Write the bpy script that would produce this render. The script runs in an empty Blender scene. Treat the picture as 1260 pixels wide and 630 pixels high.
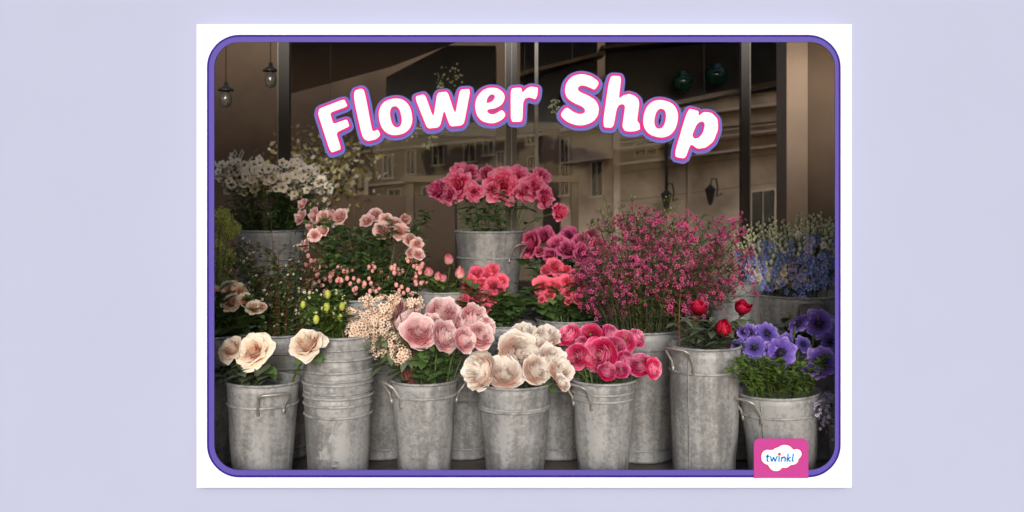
import bpy, math, random
import numpy as np
from mathutils import Vector, Matrix, Quaternion
R = math.radians
rnd = random.Random(7)
sc = bpy.context.scene
COL = sc.collection
# ---------------------------------------------------------------- camera
H = 1.12            # camera height above the display floor
F = 1200.0; D = 3.4 # focal length in photo pixels, distance to the poster board
cam = bpy.data.cameras.new('camera'); co = bpy.data.objects.new('camera', cam); COL.objects.link(co)
cam.sensor_width = 36; cam.lens = 36*F/1260; cam.shift_y = -80/1260
cam.clip_start = .05; cam.clip_end = 1000
co.location = (0, -D, H); co.rotation_euler = (R(90), 0, 0)
sc.camera = co
cam.dof.use_dof = True; cam.dof.focus_distance = 3.8; cam.dof.aperture_fstop = 2.8
# ---------------------------------------------------------------- light
SUN_EL, SUN_AZ = 17, 2
w = bpy.data.worlds.new('World'); sc.world = w; w.use_nodes = True
nt = w.node_tree; bg = nt.nodes['Background']
sky = nt.nodes.new('ShaderNodeTexSky'); sky.sky_type = 'NISHITA'; sky.sun_disc = False
sky.sun_elevation = R(SUN_EL); sky.sun_rotation = R(180 + SUN_AZ*-1*-1)
sky.dust_density = 3.5; sky.air_density = .8
nt.links.new(sky.outputs[0], bg.inputs[0]); bg.inputs[1].default_value = .14
sun = bpy.data.lights.new('sun', 'SUN'); sun.energy = 2.1; sun.angle = R(17); sun.color = (1, .98, .955)
so = bpy.data.objects.new('sun', sun); COL.objects.link(so)
d = Vector((math.sin(R(-SUN_AZ))*math.cos(R(SUN_EL)), math.cos(R(SUN_AZ))*math.cos(R(SUN_EL)), -math.sin(R(SUN_EL))))
so.rotation_euler = d.to_track_quat('-Z', 'Y').to_euler()
sky.sun_rotation = math.atan2(-d.x, -d.y)
sc.view_settings.view_transform = 'Standard'; sc.view_settings.look = 'None'
sc.view_settings.exposure = -.22; sc.view_settings.gamma = 1
sc.cycles.max_bounces = 6; sc.cycles.transparent_max_bounces = 12
# ---------------------------------------------------------------- helpers
def S(y): return F/(D+y)
def P(X, Y, y): s = S(y); return Vector(((X-630)/s, y, H+(235-Y)/s))
def lin(c):
    c = c/255; return c/12.92 if c <= .04045 else ((c+.055)/1.055)**2.4
def rgb(*c): return tuple(lin(v) for v in c)+(1,)
class MB:
    def __init__(s): s.v = []; s.f = []; s.m = []; s.a = []
    def add(s, vs, fs, m=0, at=None):
        n = len(s.v); s.v += [tuple(v) for v in vs]; s.f += [tuple(i+n for i in f) for f in fs]
        s.m += [m]*len(fs); s.a += list(at) if at is not None else [.5]*len(vs)
    def box(s, c, d, m=0, rot=None):
        vs = [Vector(((i & 1)-.5, ((i >> 1) & 1)-.5, (i >> 2)-.5)) for i in range(8)]
        vs = [Vector((v.x*d[0], v.y*d[1], v.z*d[2])) for v in vs]
        if rot is not None: vs = [rot @ v for v in vs]
        s.add([v+Vector(c) for v in vs], [(0,2,3,1),(4,5,7,6),(0,1,5,4),(2,6,7,3),(0,4,6,2),(1,3,7,5)], m)
    def tube(s, pts, r, n=6, m=0, cap=True):
        pts = [Vector(p) for p in pts]; k = len(pts)
        rs = r if isinstance(r, (list, tuple)) else [r]*k
        vs = []; up = Vector((.31, .17, .93))
        for i, p in enumerate(pts):
            t = (pts[min(k-1, i+1)]-pts[max(0, i-1)])
            t = t.normalized() if t.length > 1e-9 else Vector((0,0,1))
            a = t.cross(up)
            if a.length < .05: a = t.cross(Vector((1,0,0)))
            a.normalize(); b = t.cross(a)
            for j in range(n):
                q = 2*math.pi*j/n; vs.append(p+(a*math.cos(q)+b*math.sin(q))*rs[i])
        fs = [(i*n+j, i*n+(j+1) % n, (i+1)*n+(j+1) % n, (i+1)*n+j) for i in range(k-1) for j in range(n)]
        if cap: fs += [tuple(range(n))[::-1], tuple((k-1)*n+j for j in range(n))]
        s.add(vs, fs, m)
    def lathe(s, prof, n=40, m=0, c=(0,0,0), loop=False, M=None):
        vs = [Vector((r*math.cos(2*math.pi*j/n), r*math.sin(2*math.pi*j/n), z)) for r, z in prof for j in range(n)]
        if M is not None: vs = [M @ v for v in vs]
        k = len(prof); rg = range(k) if loop else range(k-1)
        fs = [(i*n+j, i*n+(j+1) % n, ((i+1) % k)*n+(j+1) % n, ((i+1) % k)*n+j) for i in rg for j in range(n)]
        s.add([v+Vector(c) for v in vs], fs, m)
    def ball(s, c, r, m=0, n=6, k=4, sc_=(1,1,1)):
        vs = []; 
        for i in range(k+1):
            t = math.pi*i/k
            for j in range(n):
                q = 2*math.pi*j/n
                vs.append((c[0]+r*sc_[0]*math.sin(t)*math.cos(q), c[1]+r*sc_[1]*math.sin(t)*math.sin(q), c[2]-r*sc_[2]*math.cos(t)))
        s.add(vs, [(i*n+j, i*n+(j+1) % n, (i+1)*n+(j+1) % n, (i+1)*n+j) for i in range(k) for j in range(n)], m)
    def mesh(s, name, mats, smooth=True):
        me = bpy.data.meshes.new(name); me.from_pydata(s.v, [], s.f)
        for m in (mats if isinstance(mats, (list, tuple)) else [mats]): me.materials.append(m)
        me.polygons.foreach_set('material_index', s.m)
        me.polygons.foreach_set('use_smooth', [smooth]*len(s.f))
        at = me.attributes.new('grow', 'FLOAT', 'POINT'); at.data.foreach_set('value', s.a)
        me.update(); return me
    def build(s, name, mats, parent=None, smooth=True, loc=(0,0,0)):
        return link(name, s.mesh(name, mats, smooth), parent, loc)
def link(name, me, parent=None, loc=(0,0,0)):
    o = bpy.data.objects.new(name, me); COL.objects.link(o); o.location = loc
    if parent is not None: o.parent = parent
    return o
def tag(o, label=None, cat=None, group=None, kind=None):
    for k, v in (('label', label), ('category', cat), ('group', group), ('kind', kind)):
        if v: o[k] = v
    return o
def root(name, loc, label, cat, group=None):
    return tag(link(name, None, None, loc), label, cat, group)
def bez(a, b, c, n=7):
    a, b, c = Vector(a), Vector(b), Vector(c)
    return [a*(1-t)**2+b*2*t*(1-t)+c*t*t for t in [i/(n-1) for i in range(n)]]
# ---------------------------------------------------------------- materials
def mat(name, col, rough=.6, metal=0, spec=.5, var=0, scale=8, bump=0, bscale=60, var2=None):
    m = bpy.data.materials.new(name); m.use_nodes = True; t = m.node_tree; L = t.links
    b = t.nodes['Principled BSDF']
    b.inputs['Roughness'].default_value = rough; b.inputs['Metallic'].default_value = metal
    b.inputs['Specular IOR Level'].default_value = spec; b.inputs['Base Color'].default_value = col
    tc = t.nodes.new('ShaderNodeTexCoord')
    if var:
        n = t.nodes.new('ShaderNodeTexNoise'); n.inputs['Scale'].default_value = scale; n.inputs['Detail'].default_value = 5
        L.new(tc.outputs['Object'], n.inputs['Vector'])
        cr = t.nodes.new('ShaderNodeValToRGB'); cr.color_ramp.elements[0].position = .3; cr.color_ramp.elements[1].position = .7
        c2 = var2 or tuple(min(1, c*(1+var)) for c in col[:3])+(1,)
        cr.color_ramp.elements[0].color = tuple(c*(1-var) for c in col[:3])+(1,); cr.color_ramp.elements[1].color = c2
        L.new(n.outputs['Fac'], cr.inputs[0]); L.new(cr.outputs[0], b.inputs['Base Color'])
    if bump:
        n2 = t.nodes.new('ShaderNodeTexNoise'); n2.inputs['Scale'].default_value = bscale; n2.inputs['Detail'].default_value = 4
        L.new(tc.outputs['Object'], n2.inputs['Vector'])
        bp = t.nodes.new('ShaderNodeBump'); bp.inputs['Strength'].default_value = bump; bp.inputs['Distance'].default_value = .01
        L.new(n2.outputs['Fac'], bp.inputs['Height']); L.new(bp.outputs[0], b.inputs['Normal'])
    return m
def petal_mat(name, base, mid, tip, hv=.02, vv=.16, bump=.25, mp=.78, lo=.42):
    """petal pigment running from claw to lip, deepened where petals overlap to paint crevice shade, each flower a slightly different tone, light passing through"""
    m = bpy.data.materials.new(name); m.use_nodes = True; t = m.node_tree; L = t.links; N = t.nodes
    b = N['Principled BSDF']; b.inputs['Roughness'].default_value = .62; b.inputs['Specular IOR Level'].default_value = .25
    at = N.new('ShaderNodeAttribute'); at.attribute_name = 'grow'
    tc = N.new('ShaderNodeTexCoord'); nz = N.new('ShaderNodeTexNoise'); nz.inputs['Scale'].default_value = 3.5; nz.inputs['Detail'].default_value = 6
    L.new(tc.outputs['Object'], nz.inputs['Vector'])
    ad = N.new('ShaderNodeMath'); ad.operation = 'MULTIPLY_ADD'; ad.inputs[1].default_value = .34; L.new(nz.outputs['Fac'], ad.inputs[0])
    sb = N.new('ShaderNodeMath'); sb.operation = 'SUBTRACT'; sb.inputs[1].default_value = .17; L.new(at.outputs['Fac'], sb.inputs[0]); L.new(sb.outputs[0], ad.inputs[2])
    cr = N.new('ShaderNodeValToRGB'); e = cr.color_ramp.elements; e[0].color = base; e[1].color = tip; e[0].position = lo; e[1].position = .99  # base colour deepened to paint shade between the petals
    q = e.new(mp); q.color = mid
    L.new(ad.outputs[0], cr.inputs[0])
    oi = N.new('ShaderNodeObjectInfo'); hs = N.new('ShaderNodeHueSaturation')
    m1 = N.new('ShaderNodeMapRange'); m1.inputs['To Min'].default_value = .5-hv*.7; m1.inputs['To Max'].default_value = .5+hv*.1
    m2 = N.new('ShaderNodeMapRange'); m2.inputs['To Min'].default_value = 1-vv; m2.inputs['To Max'].default_value = 1+vv*.5
    L.new(oi.outputs['Random'], m1.inputs[0]); L.new(oi.outputs['Random'], m2.inputs[0])
    L.new(m1.outputs[0], hs.inputs['Hue']); L.new(m2.outputs[0], hs.inputs['Value']); L.new(cr.outputs[0], hs.inputs['Color'])
    L.new(hs.outputs[0], b.inputs['Base Color'])
    wv = N.new('ShaderNodeTexNoise'); wv.inputs['Scale'].default_value = 14; wv.inputs['Detail'].default_value = 3; L.new(tc.outputs['Object'], wv.inputs['Vector'])
    bp = N.new('ShaderNodeBump'); bp.inputs['Strength'].default_value = bump; bp.inputs['Distance'].default_value = .02
    L.new(wv.outputs['Fac'], bp.inputs['Height']); L.new(bp.outputs[0], b.inputs['Normal'])
    tr = N.new('ShaderNodeBsdfTranslucent'); L.new(hs.outputs[0], tr.inputs['Color'])
    mx = N.new('ShaderNodeMixShader'); mx.inputs[0].default_value = .18
    L.new(b.outputs[0], mx.inputs[1]); L.new(tr.outputs[0], mx.inputs[2]); L.new(mx.outputs[0], N['Material Output'].inputs[0])
    return m
def zinc_mat():
    m = bpy.data.materials.new('galvanised_zinc'); m.use_nodes = True; t = m.node_tree; L = t.links; N = t.nodes
    b = N['Principled BSDF']; tc = N.new('ShaderNodeTexCoord')
    oi = N.new('ShaderNodeObjectInfo'); off = N.new('ShaderNodeVectorMath'); off.operation = 'ADD'
    ml = N.new('ShaderNodeMath'); ml.operation = 'MULTIPLY'; ml.inputs[1].default_value = 17; L.new(oi.outputs['Random'], ml.inputs[0])
    L.new(tc.outputs['Object'], off.inputs[0]); L.new(ml.outputs[0], off.inputs[1])
    n1 = N.new('ShaderNodeTexNoise'); n1.inputs['Scale'].default_value = 5; n1.inputs['Detail'].default_value = 7; n1.inputs['Roughness'].default_value = .65
    vo = N.new('ShaderNodeTexVoronoi'); vo.inputs['Scale'].default_value = 95
    mp = N.new('ShaderNodeMapping'); mp.inputs['Scale'].default_value = (26, 26, 2.2)
    n2 = N.new('ShaderNodeTexNoise'); n2.inputs['Scale'].default_value = 1; n2.inputs['Detail'].default_value = 5
    n3 = N.new('ShaderNodeTexNoise'); n3.inputs['Scale'].default_value = 48; n3.inputs['Detail'].default_value = 6; n3.inputs['Roughness'].default_value = .8
    for n in (n1, vo, mp, n3): L.new(off.outputs[0], n.inputs['Vector'])
    L.new(mp.outputs[0], n2.inputs['Vector'])
    def madd(a, k, c):
        q = N.new('ShaderNodeMath'); q.operation = 'MULTIPLY_ADD'; q.inputs[1].default_value = k
        L.new(a, q.inputs[0]); 
        if isinstance(c, float): q.inputs[2].default_value = c
        else: L.new(c, q.inputs[2])
        return q.outputs[0]
    sp = N.new('ShaderNodeSeparateColor'); L.new(vo.outputs['Color'], sp.inputs[0])
    a = madd(n1.outputs['Fac'], .75, -.30); a = madd(sp.outputs[0], .16, a); a = madd(n2.outputs['Fac'], .9, a); a = madd(n3.outputs['Fac'], .62, a)
    a = madd(a, 1.0, -.22); 
    a = madd(oi.outputs['Random'], .18, a)
    cr = N.new('ShaderNodeValToRGB'); e = cr.color_ramp.elements
    e[0].position = .12; e[0].color = rgb(80, 80, 80); e[1].position = .9; e[1].color = rgb(163, 165, 167)
    q = e.new(.35); q.color = rgb(104, 104, 105); q = e.new(.62); q.color = rgb(123, 124, 126)
    L.new(a, cr.inputs[0]); L.new(cr.outputs[0], b.inputs['Base Color'])
    b.inputs['Metallic'].default_value = .16
    r = madd(n3.outputs['Fac'], .3, .42); L.new(r, b.inputs['Roughness'])
    bp = N.new('ShaderNodeBump'); bp.inputs['Strength'].default_value = .35; bp.inputs['Distance'].default_value = .003
    L.new(n1.outputs['Fac'], bp.inputs['Height']); L.new(bp.outputs[0], b.inputs['Normal'])
    return m
def glass_mat(name, col=(1,1,1,1), refl=.06):
    m = bpy.data.materials.new(name); m.use_nodes = True; t = m.node_tree; N = t.nodes; L = t.links
    N.remove(N['Principled BSDF']); a = N.new('ShaderNodeBsdfTransparent'); a.inputs[0].default_value = col
    g = N.new('ShaderNodeBsdfGlossy'); g.inputs['Roughness'].default_value = .03
    fr = N.new('ShaderNodeFresnel'); fr.inputs['IOR'].default_value = 1.16
    mx = N.new('ShaderNodeMixShader'); L.new(fr.outputs[0], mx.inputs[0])
    L.new(a.outputs[0], mx.inputs[1]); L.new(g.outputs[0], mx.inputs[2]); L.new(mx.outputs[0], N['Material Output'].inputs[0]); return m
ZINC = zinc_mat()
M = dict(
 lav=mat('lavender_paint', (.435, .483, .685, 1), .85, spec=.1, var=.006, scale=3),
 white=mat('white_board', (.92, .93, .985, 1), .6, spec=.2),
 purple=mat('purple_print', rgb(90, 79, 170), .6, spec=.2), navy=mat('navy_print', rgb(38, 16, 138), .6, spec=.2),
 tback=mat('periwinkle_letter_backing', rgb(92, 92, 182), .5, spec=.2), mag=mat('magenta_letter_edge', rgb(198, 6, 122), .5, spec=.2),
 tag=mat('pink_logo_tab', rgb(184, 62, 146), .5, spec=.2), tmag=mat('deep_magenta', rgb(185, 0, 110), .5), blue=mat('logo_blue', rgb(0, 148, 222), .5), red=mat('logo_red', rgb(215, 10, 30), .5),
 wire=mat('pale_zinc_wire', (.42, .40, .37, 1), .42, metal=.5, var=.25, scale=30),
 stone=mat('dark_stone_floor', (.14, .12, .10, 1), .75, var=.5, scale=6, bump=.5, bscale=25),
 pave=mat('pavement', (.2, .19, .18, 1), .85, var=.3, scale=3, bump=.4),
 wood=mat('dark_stained_wood', (.05, .036, .025, 1), .6, var=.5, scale=9, bump=.3),
 frame=mat('dark_window_frame', (.03, .022, .015, 1), .4, var=.2), edge=mat('pale_frame_edge', (.22, .19, .15, 1), .4, var=.3, scale=12),
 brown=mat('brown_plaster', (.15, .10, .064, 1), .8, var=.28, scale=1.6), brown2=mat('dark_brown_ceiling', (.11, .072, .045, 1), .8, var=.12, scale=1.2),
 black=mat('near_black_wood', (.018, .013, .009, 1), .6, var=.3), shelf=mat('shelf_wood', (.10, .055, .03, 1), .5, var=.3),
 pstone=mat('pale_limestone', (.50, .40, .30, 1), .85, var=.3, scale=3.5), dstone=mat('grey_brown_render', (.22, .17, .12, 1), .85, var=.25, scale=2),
 trim=mat('cream_stone_trim', (.72, .58, .45, 1), .8, var=.12), void=mat('dark_window_pane', (.012, .01, .009, 1), .25, var=.2),
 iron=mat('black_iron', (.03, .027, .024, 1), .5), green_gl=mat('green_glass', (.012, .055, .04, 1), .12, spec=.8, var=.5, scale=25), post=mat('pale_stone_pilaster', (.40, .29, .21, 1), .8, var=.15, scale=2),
 cream=mat('cream_script_paint', (.55, .6, .52, 1), .6), bulb=mat('clear_bulb_glass', (.11, .10, .085, 1), .15, spec=.8, var=.4, scale=30),
 wleaf=mat('olive_wispy_leaf', (.17, .19, .06, 1), .55, var=.4, scale=14),
 stem=mat('green_stem', (.075, .12, .028, 1), .55, var=.35, scale=20), dstem=mat('dark_stem', (.045, .055, .022, 1), .6, var=.3), rstem=mat('red_brown_stem', (.16, .035, .02, 1), .5, var=.3, scale=20),
 leaf=mat('rose_leaf', (.105, .19, .06, 1), .45, var=.45, scale=14), dleaf=mat('dark_leaf', (.07, .125, .042, 1), .5, var=.4, scale=14),
 lleaf=mat('bright_leaf', (.12, .20, .04, 1), .5, var=.4, scale=14), gleaf=mat('grey_green_leaf', (.11, .15, .09, 1), .55, var=.35, scale=14), oleaf=mat('olive_sprig_leaf', (.10, .125, .035, 1), .55, var=.4, scale=20),
 ycen=mat('yellow_stamens', (.5, .35, .06, 1), .7), gcen=mat('green_eye', (.12, .17, .02, 1), .6), dcen=mat('blue_black_eye', (.008, .006, .02, 1), .7), buds=mat('green_white_bud', (.58, .60, .36, 1), .6, var=.25, scale=40),
)
PM = dict(
 hotrose=petal_mat('rose_pink_petal', rgb(222, 28, 90), rgb(252, 92, 146), rgb(255, 178, 202)),
 dusk=petal_mat('dusky_pink_petal', rgb(160, 40, 86), rgb(224, 86, 140), rgb(248, 150, 186)),
 hotran=petal_mat('hot_pink_petal', rgb(245, 30, 110), rgb(255, 92, 160), rgb(255, 196, 218)),
 spray=petal_mat('coral_spray_petal', rgb(244, 90, 120), rgb(255, 138, 158), rgb(246, 92, 132), .008, .16, .25, .8),
 mauve=petal_mat('soft_mauve_petal', rgb(246, 160, 174), rgb(255, 214, 218), rgb(255, 240, 238), .012, .15),
 cream=petal_mat('cream_blush_petal', rgb(254, 216, 200), rgb(255, 244, 234), rgb(255, 253, 250), .012, .08),
 garden=petal_mat('cream_garden_petal', rgb(250, 178, 154), rgb(255, 234, 214), rgb(255, 250, 236), .01, .08),
 peach=petal_mat('pale_peach_petal', rgb(244, 170, 170), rgb(255, 214, 208), rgb(255, 236, 230), .012, .14),
 budp=petal_mat('blush_bud_petal', rgb(210, 205, 150), rgb(252, 206, 200), rgb(236, 110, 132), .01, .12, mp=.5, lo=.08),
 red=petal_mat('crimson_petal', rgb(100, 0, 26), rgb(168, 8, 46), rgb(214, 40, 84)),
 violet=petal_mat('violet_petal', rgb(64, 34, 120), rgb(130, 98, 206), rgb(198, 174, 246), .03, .35, mp=.5, lo=.08),
 wax=petal_mat('magenta_wax_petal', rgb(110, 14, 58), rgb(198, 66, 126), rgb(238, 136, 178), .015, .4, mp=.5, lo=.08),
 whitef=petal_mat('white_stock_petal', rgb(225, 208, 160), rgb(255, 242, 228), rgb(255, 250, 240), .01, .12, mp=.5, lo=.08),
 lilac=petal_mat('lilac_petal', rgb(120, 100, 180), rgb(190, 176, 228), rgb(222, 214, 244), .02, .2, mp=.5, lo=.08),
 blue=petal_mat('delphinium_blue_petal', rgb(70, 84, 184), rgb(134, 152, 230), rgb(198, 206, 244), .02, .35, mp=.5, lo=.08),
 vib=petal_mat('viburnum_petal', rgb(236, 180, 150), rgb(252, 226, 204), rgb(255, 240, 226), .008, .1, mp=.5, lo=.08),
 berry=petal_mat('pink_berry_skin', rgb(250, 160, 156), rgb(255, 186, 180), rgb(255, 206, 200), .01, .15, mp=.5, lo=.08),
 lime=petal_mat('lime_guelder_petal', rgb(140, 160, 60), rgb(200, 214, 100), rgb(225, 234, 140), .01, .2, mp=.5, lo=.08),
 ghost=petal_mat('pale_autumn_leaf', rgb(130, 115, 50), rgb(205, 190, 130), rgb(250, 244, 222), .02, .3, mp=.5, lo=.08),
)
GLASS = glass_mat('shop_window_glass')
# ================================================================ SETTING
def st(o, lab=None, cat=None): return tag(o, None, None, None, 'structure')
m = MB(); m.box((0, 0, -.20), (400, 400, .1)); st(m.build('ground', M['pave'], smooth=False))
m = MB(); m.box((0, 4.06, -.075), (10, 8, .15)); st(m.build('floor', M['stone'], smooth=False))
# ---- 2D outline tools: signed distance of traced outlines, contour loops, solid plates
def chaikin(p, k=2, c=.22):
    for _ in range(k):
        q = []
        for i in range(len(p)):
            a, b = p[i], p[(i+1) % len(p)]
            q += [(a[0]*(1-c)+b[0]*c, a[1]*(1-c)+b[1]*c), (a[0]*c+b[0]*(1-c), a[1]*c+b[1]*(1-c))]
        p = q
    return p
def sdf(loops, X, Y):
    dmin = np.full(X.shape, 1e9); ins = np.zeros(X.shape, bool)
    for lp in loops:
        n = len(lp)
        for i in range(n):
            (ax, ay), (bx, by) = lp[i], lp[(i+1) % n]
            ex, ey = bx-ax, by-ay; L2 = ex*ex+ey*ey+1e-12
            t = np.clip(((X-ax)*ex+(Y-ay)*ey)/L2, 0, 1)
            dmin = np.minimum(dmin, np.hypot(X-ax-t*ex, Y-ay-t*ey))
            if ay != by: ins ^= ((ay > Y) != (by > Y)) & (X < ex*(Y-ay)/(by-ay+1e-15)+ax)
    return np.where(ins, -dmin, dmin)
def contour(f, x0, y0, h, lev):
    g = f-lev; g = np.where(np.abs(g) < 1e-6, 1e-6, g); ny, nx = g.shape; nxt = {}
    def pt(e):
        a, b = e; ga, gb = g[a], g[b]; t = ga/(ga-gb)
        return (x0+(a[1]+(b[1]-a[1])*t)*h, y0+(a[0]+(b[0]-a[0])*t)*h)
    sg = g < 0
    mixed = np.argwhere((sg[:-1,:-1] != sg[1:,:-1]) | (sg[:-1,:-1] != sg[:-1,1:]) | (sg[:-1,:-1] != sg[1:,1:]))
    for i, j in mixed:
        i, j = int(i), int(j)
        c = [(i,j),(i,j+1),(i+1,j+1),(i+1,j)]; es = []
        for k in range(4):
            a, b = c[k], c[(k+1) % 4]
            if sg[a] != sg[b]: es.append((tuple(sorted((a, b))), sg[a]))
        outs = [e for e, s_ in es if s_]; ins = [e for e, s_ in es if not s_]
        for a, b in zip(outs, ins if len(ins) == 1 else ins[::1]): nxt[a] = b
    loops = []
    while nxt:
        s0 = next(iter(nxt)); cur = s0; lp = []
        while cur in nxt: lp.append(pt(cur)); cur = nxt.pop(cur)
        if len(lp) > 8: loops.append(lp)
    return loops
def plate(name, loops, y0, y1, m_, parent=None, ydep=0, bevel=0):
    """solid plate: loops are outlines on the board plane, between depths y0 (front) and y1 (back)"""
    cu = bpy.data.curves.new(name, 'CURVE'); cu.dimensions = '2D'; cu.fill_mode = 'BOTH'; cu.extrude = (y1-y0)/2
    if bevel: cu.bevel_depth = bevel; cu.bevel_resolution = 1; cu.extrude -= bevel
    for lp in loops:
        sp = cu.splines.new('POLY'); sp.points.add(len(lp)-1); sp.use_cyclic_u = True
        for k, (x, z) in enumerate(lp): sp.points[k].co = (x, z, 0, 1)
    t = bpy.data.objects.new('tmp', cu); COL.objects.link(t)
    me = bpy.data.meshes.new_from_object(t); bpy.data.objects.remove(t)
    me.transform(Matrix.Translation((0, (y0+y1)/2, 0)) @ Matrix.Rotation(R(90), 4, 'X'))
    me.materials.clear(); me.materials.append(m_); me.name = name
    return link(name, me, parent)
def bp(X, Y): p = P(X, Y, 0); return (p.x, p.z)
def rrect(X0, Y0, X1, Y1, r, n=12):
    o = []
    for cx, cy, a0 in ((X1-r, Y0+r, -90), (X1-r, Y1-r, 0), (X0+r, Y1-r, 90), (X0+r, Y0+r, 180)):
        for k in range(n+1):
            a = R(a0+90*k/n); o.append(bp(cx+r*math.cos(a), cy+r*math.sin(a)))
    return o
# ---- lavender wall with the window opening, white board with printed border mounted on it
W = 4.2
wall = [(-W, -.16), (W, -.16), (W, 2.3), (-W, 2.3)]
o = plate('lavender_wall', [wall, rrect(250, 39, 1040, 591, 34)], .058, .10, M['lav'])
tag(o, 'smooth lavender wall behind the white poster board', 'wall')
plate('bounce_blocker', [[(-W, -.148), (W, -.148), (W, 2.28), (-W, 2.28)], rrect(248, 37, 1042, 593, 34)], .102, .112, M['wood'], o)  # unseen dark sheet, added to stop lavender bounce and glass reflections
board = plate('poster_board', [[bp(242, 30), bp(1048, 30), bp(1048, 600), bp(242, 600)], rrect(257, 45, 1032, 585, 38)], 0, .008, M['white'])
plate('frame', [[bp(243.5, 31.5), bp(1046.5, 31.5), bp(1046.5, 598.5), bp(243.5, 598.5)], rrect(249, 37, 1041, 593, 38)], .0082, .0575, M['white'], board)
tag(board, 'white rectangular poster board with rounded purple border around the flower display', 'poster board')
plate('border_edge', [rrect(255, 43, 1034, 587, 40), rrect(257.6, 45.6, 1031.4, 584.4, 38)], -.004, -.0002, M['navy'], board)
plate('border', [rrect(257.6, 45.6, 1031.4, 584.4, 37), rrect(264, 52, 1027, 578, 31)], -.0045, -.0002, M['purple'], board)
# logo tab
def zl(pts, X0, Y0, k): return [(X0+x/k, Y0+y/k) for x, y in pts]
def tobp(lp): return [bp(x, y) for x, y in lp]
tab = plate('logo_tab', [tobp([(927, 587.5), (927, 545), (928.5, 541), (932, 539), (988, 539), (992, 541), (993.8, 545), (993.8, 587.5)])], -.0075, -.0046, M['tag'], board)
cl = [(165,330),(175,275),(215,240),(265,238),(310,245),(345,215),(385,208),(420,180),(480,172),(540,190),(580,240),(620,225),(665,238),(690,280),(680,325),(645,355),(640,395),(600,428),(545,432),(510,465),(470,472),(435,465),(410,500),(360,515),(300,500),(265,455),(255,430),(205,415),(175,380)]
clp = chaikin(zl(cl, 920, 530, 10.5), 2, .25)
gx, gy = np.meshgrid(np.arange(930, 992, .3), np.arange(541, 586, .3))
f = sdf([clp], gx, gy)
plate('cloud_edge', [tobp(l) for l in contour(f, 930, 541, .3, 1.3)], -.0085, -.007, M['tmag'], tab)
plate('cloud', [tobp(l) for l in contour(f, 930, 541, .3, 0)], -.0095, -.0072, M['white'], tab)
mb = MB()
def stroke(mb, pts, wpx, yy, X0=920, Y0=530, k=10.5, m=0):
    for a, b in zip(pts[:-1], pts[1:]):
        A = P(X0+a[0]/k, Y0+a[1]/k, 0); B = P(X0+b[0]/k, Y0+b[1]/k, 0); dd = B-A; L = dd.length
        mb.box(((A.x+B.x)/2, yy-m*.0001, (A.z+B.z)/2), (L+wpx*.5/353, .001, wpx/353), m, Matrix.Rotation(-math.atan2(dd.z, dd.x), 3, 'Y'))
for pts in ([(248,300),(242,375),(258,388)],[(232,322),(268,320)],[(285,325),(302,382),(325,335),(345,382),(372,322)],[(398,325),(393,384)],[(430,330),(424,386)],[(430,345),(460,328),(478,345),(470,386)],[(512,290),(500,386)],[(545,330),(508,355),(540,386)],[(580,290),(566,372),(580,386)]):
    stroke(mb, pts, 1.9, -.0101)
mb.build('lettering', M['blue'], tab, False)
mb = MB(); c = P(920+400/10.5, 530+294/10.5, 0); mb.lathe([(0, -.0006), (.0052, -.0006), (.0052, .0006), (0, .0006)], 16, M=Matrix.Rotation(R(90), 3, 'X'), c=(c.x, -.0101, c.z)); mb.build('dot', M['red'], tab, False)
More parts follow.
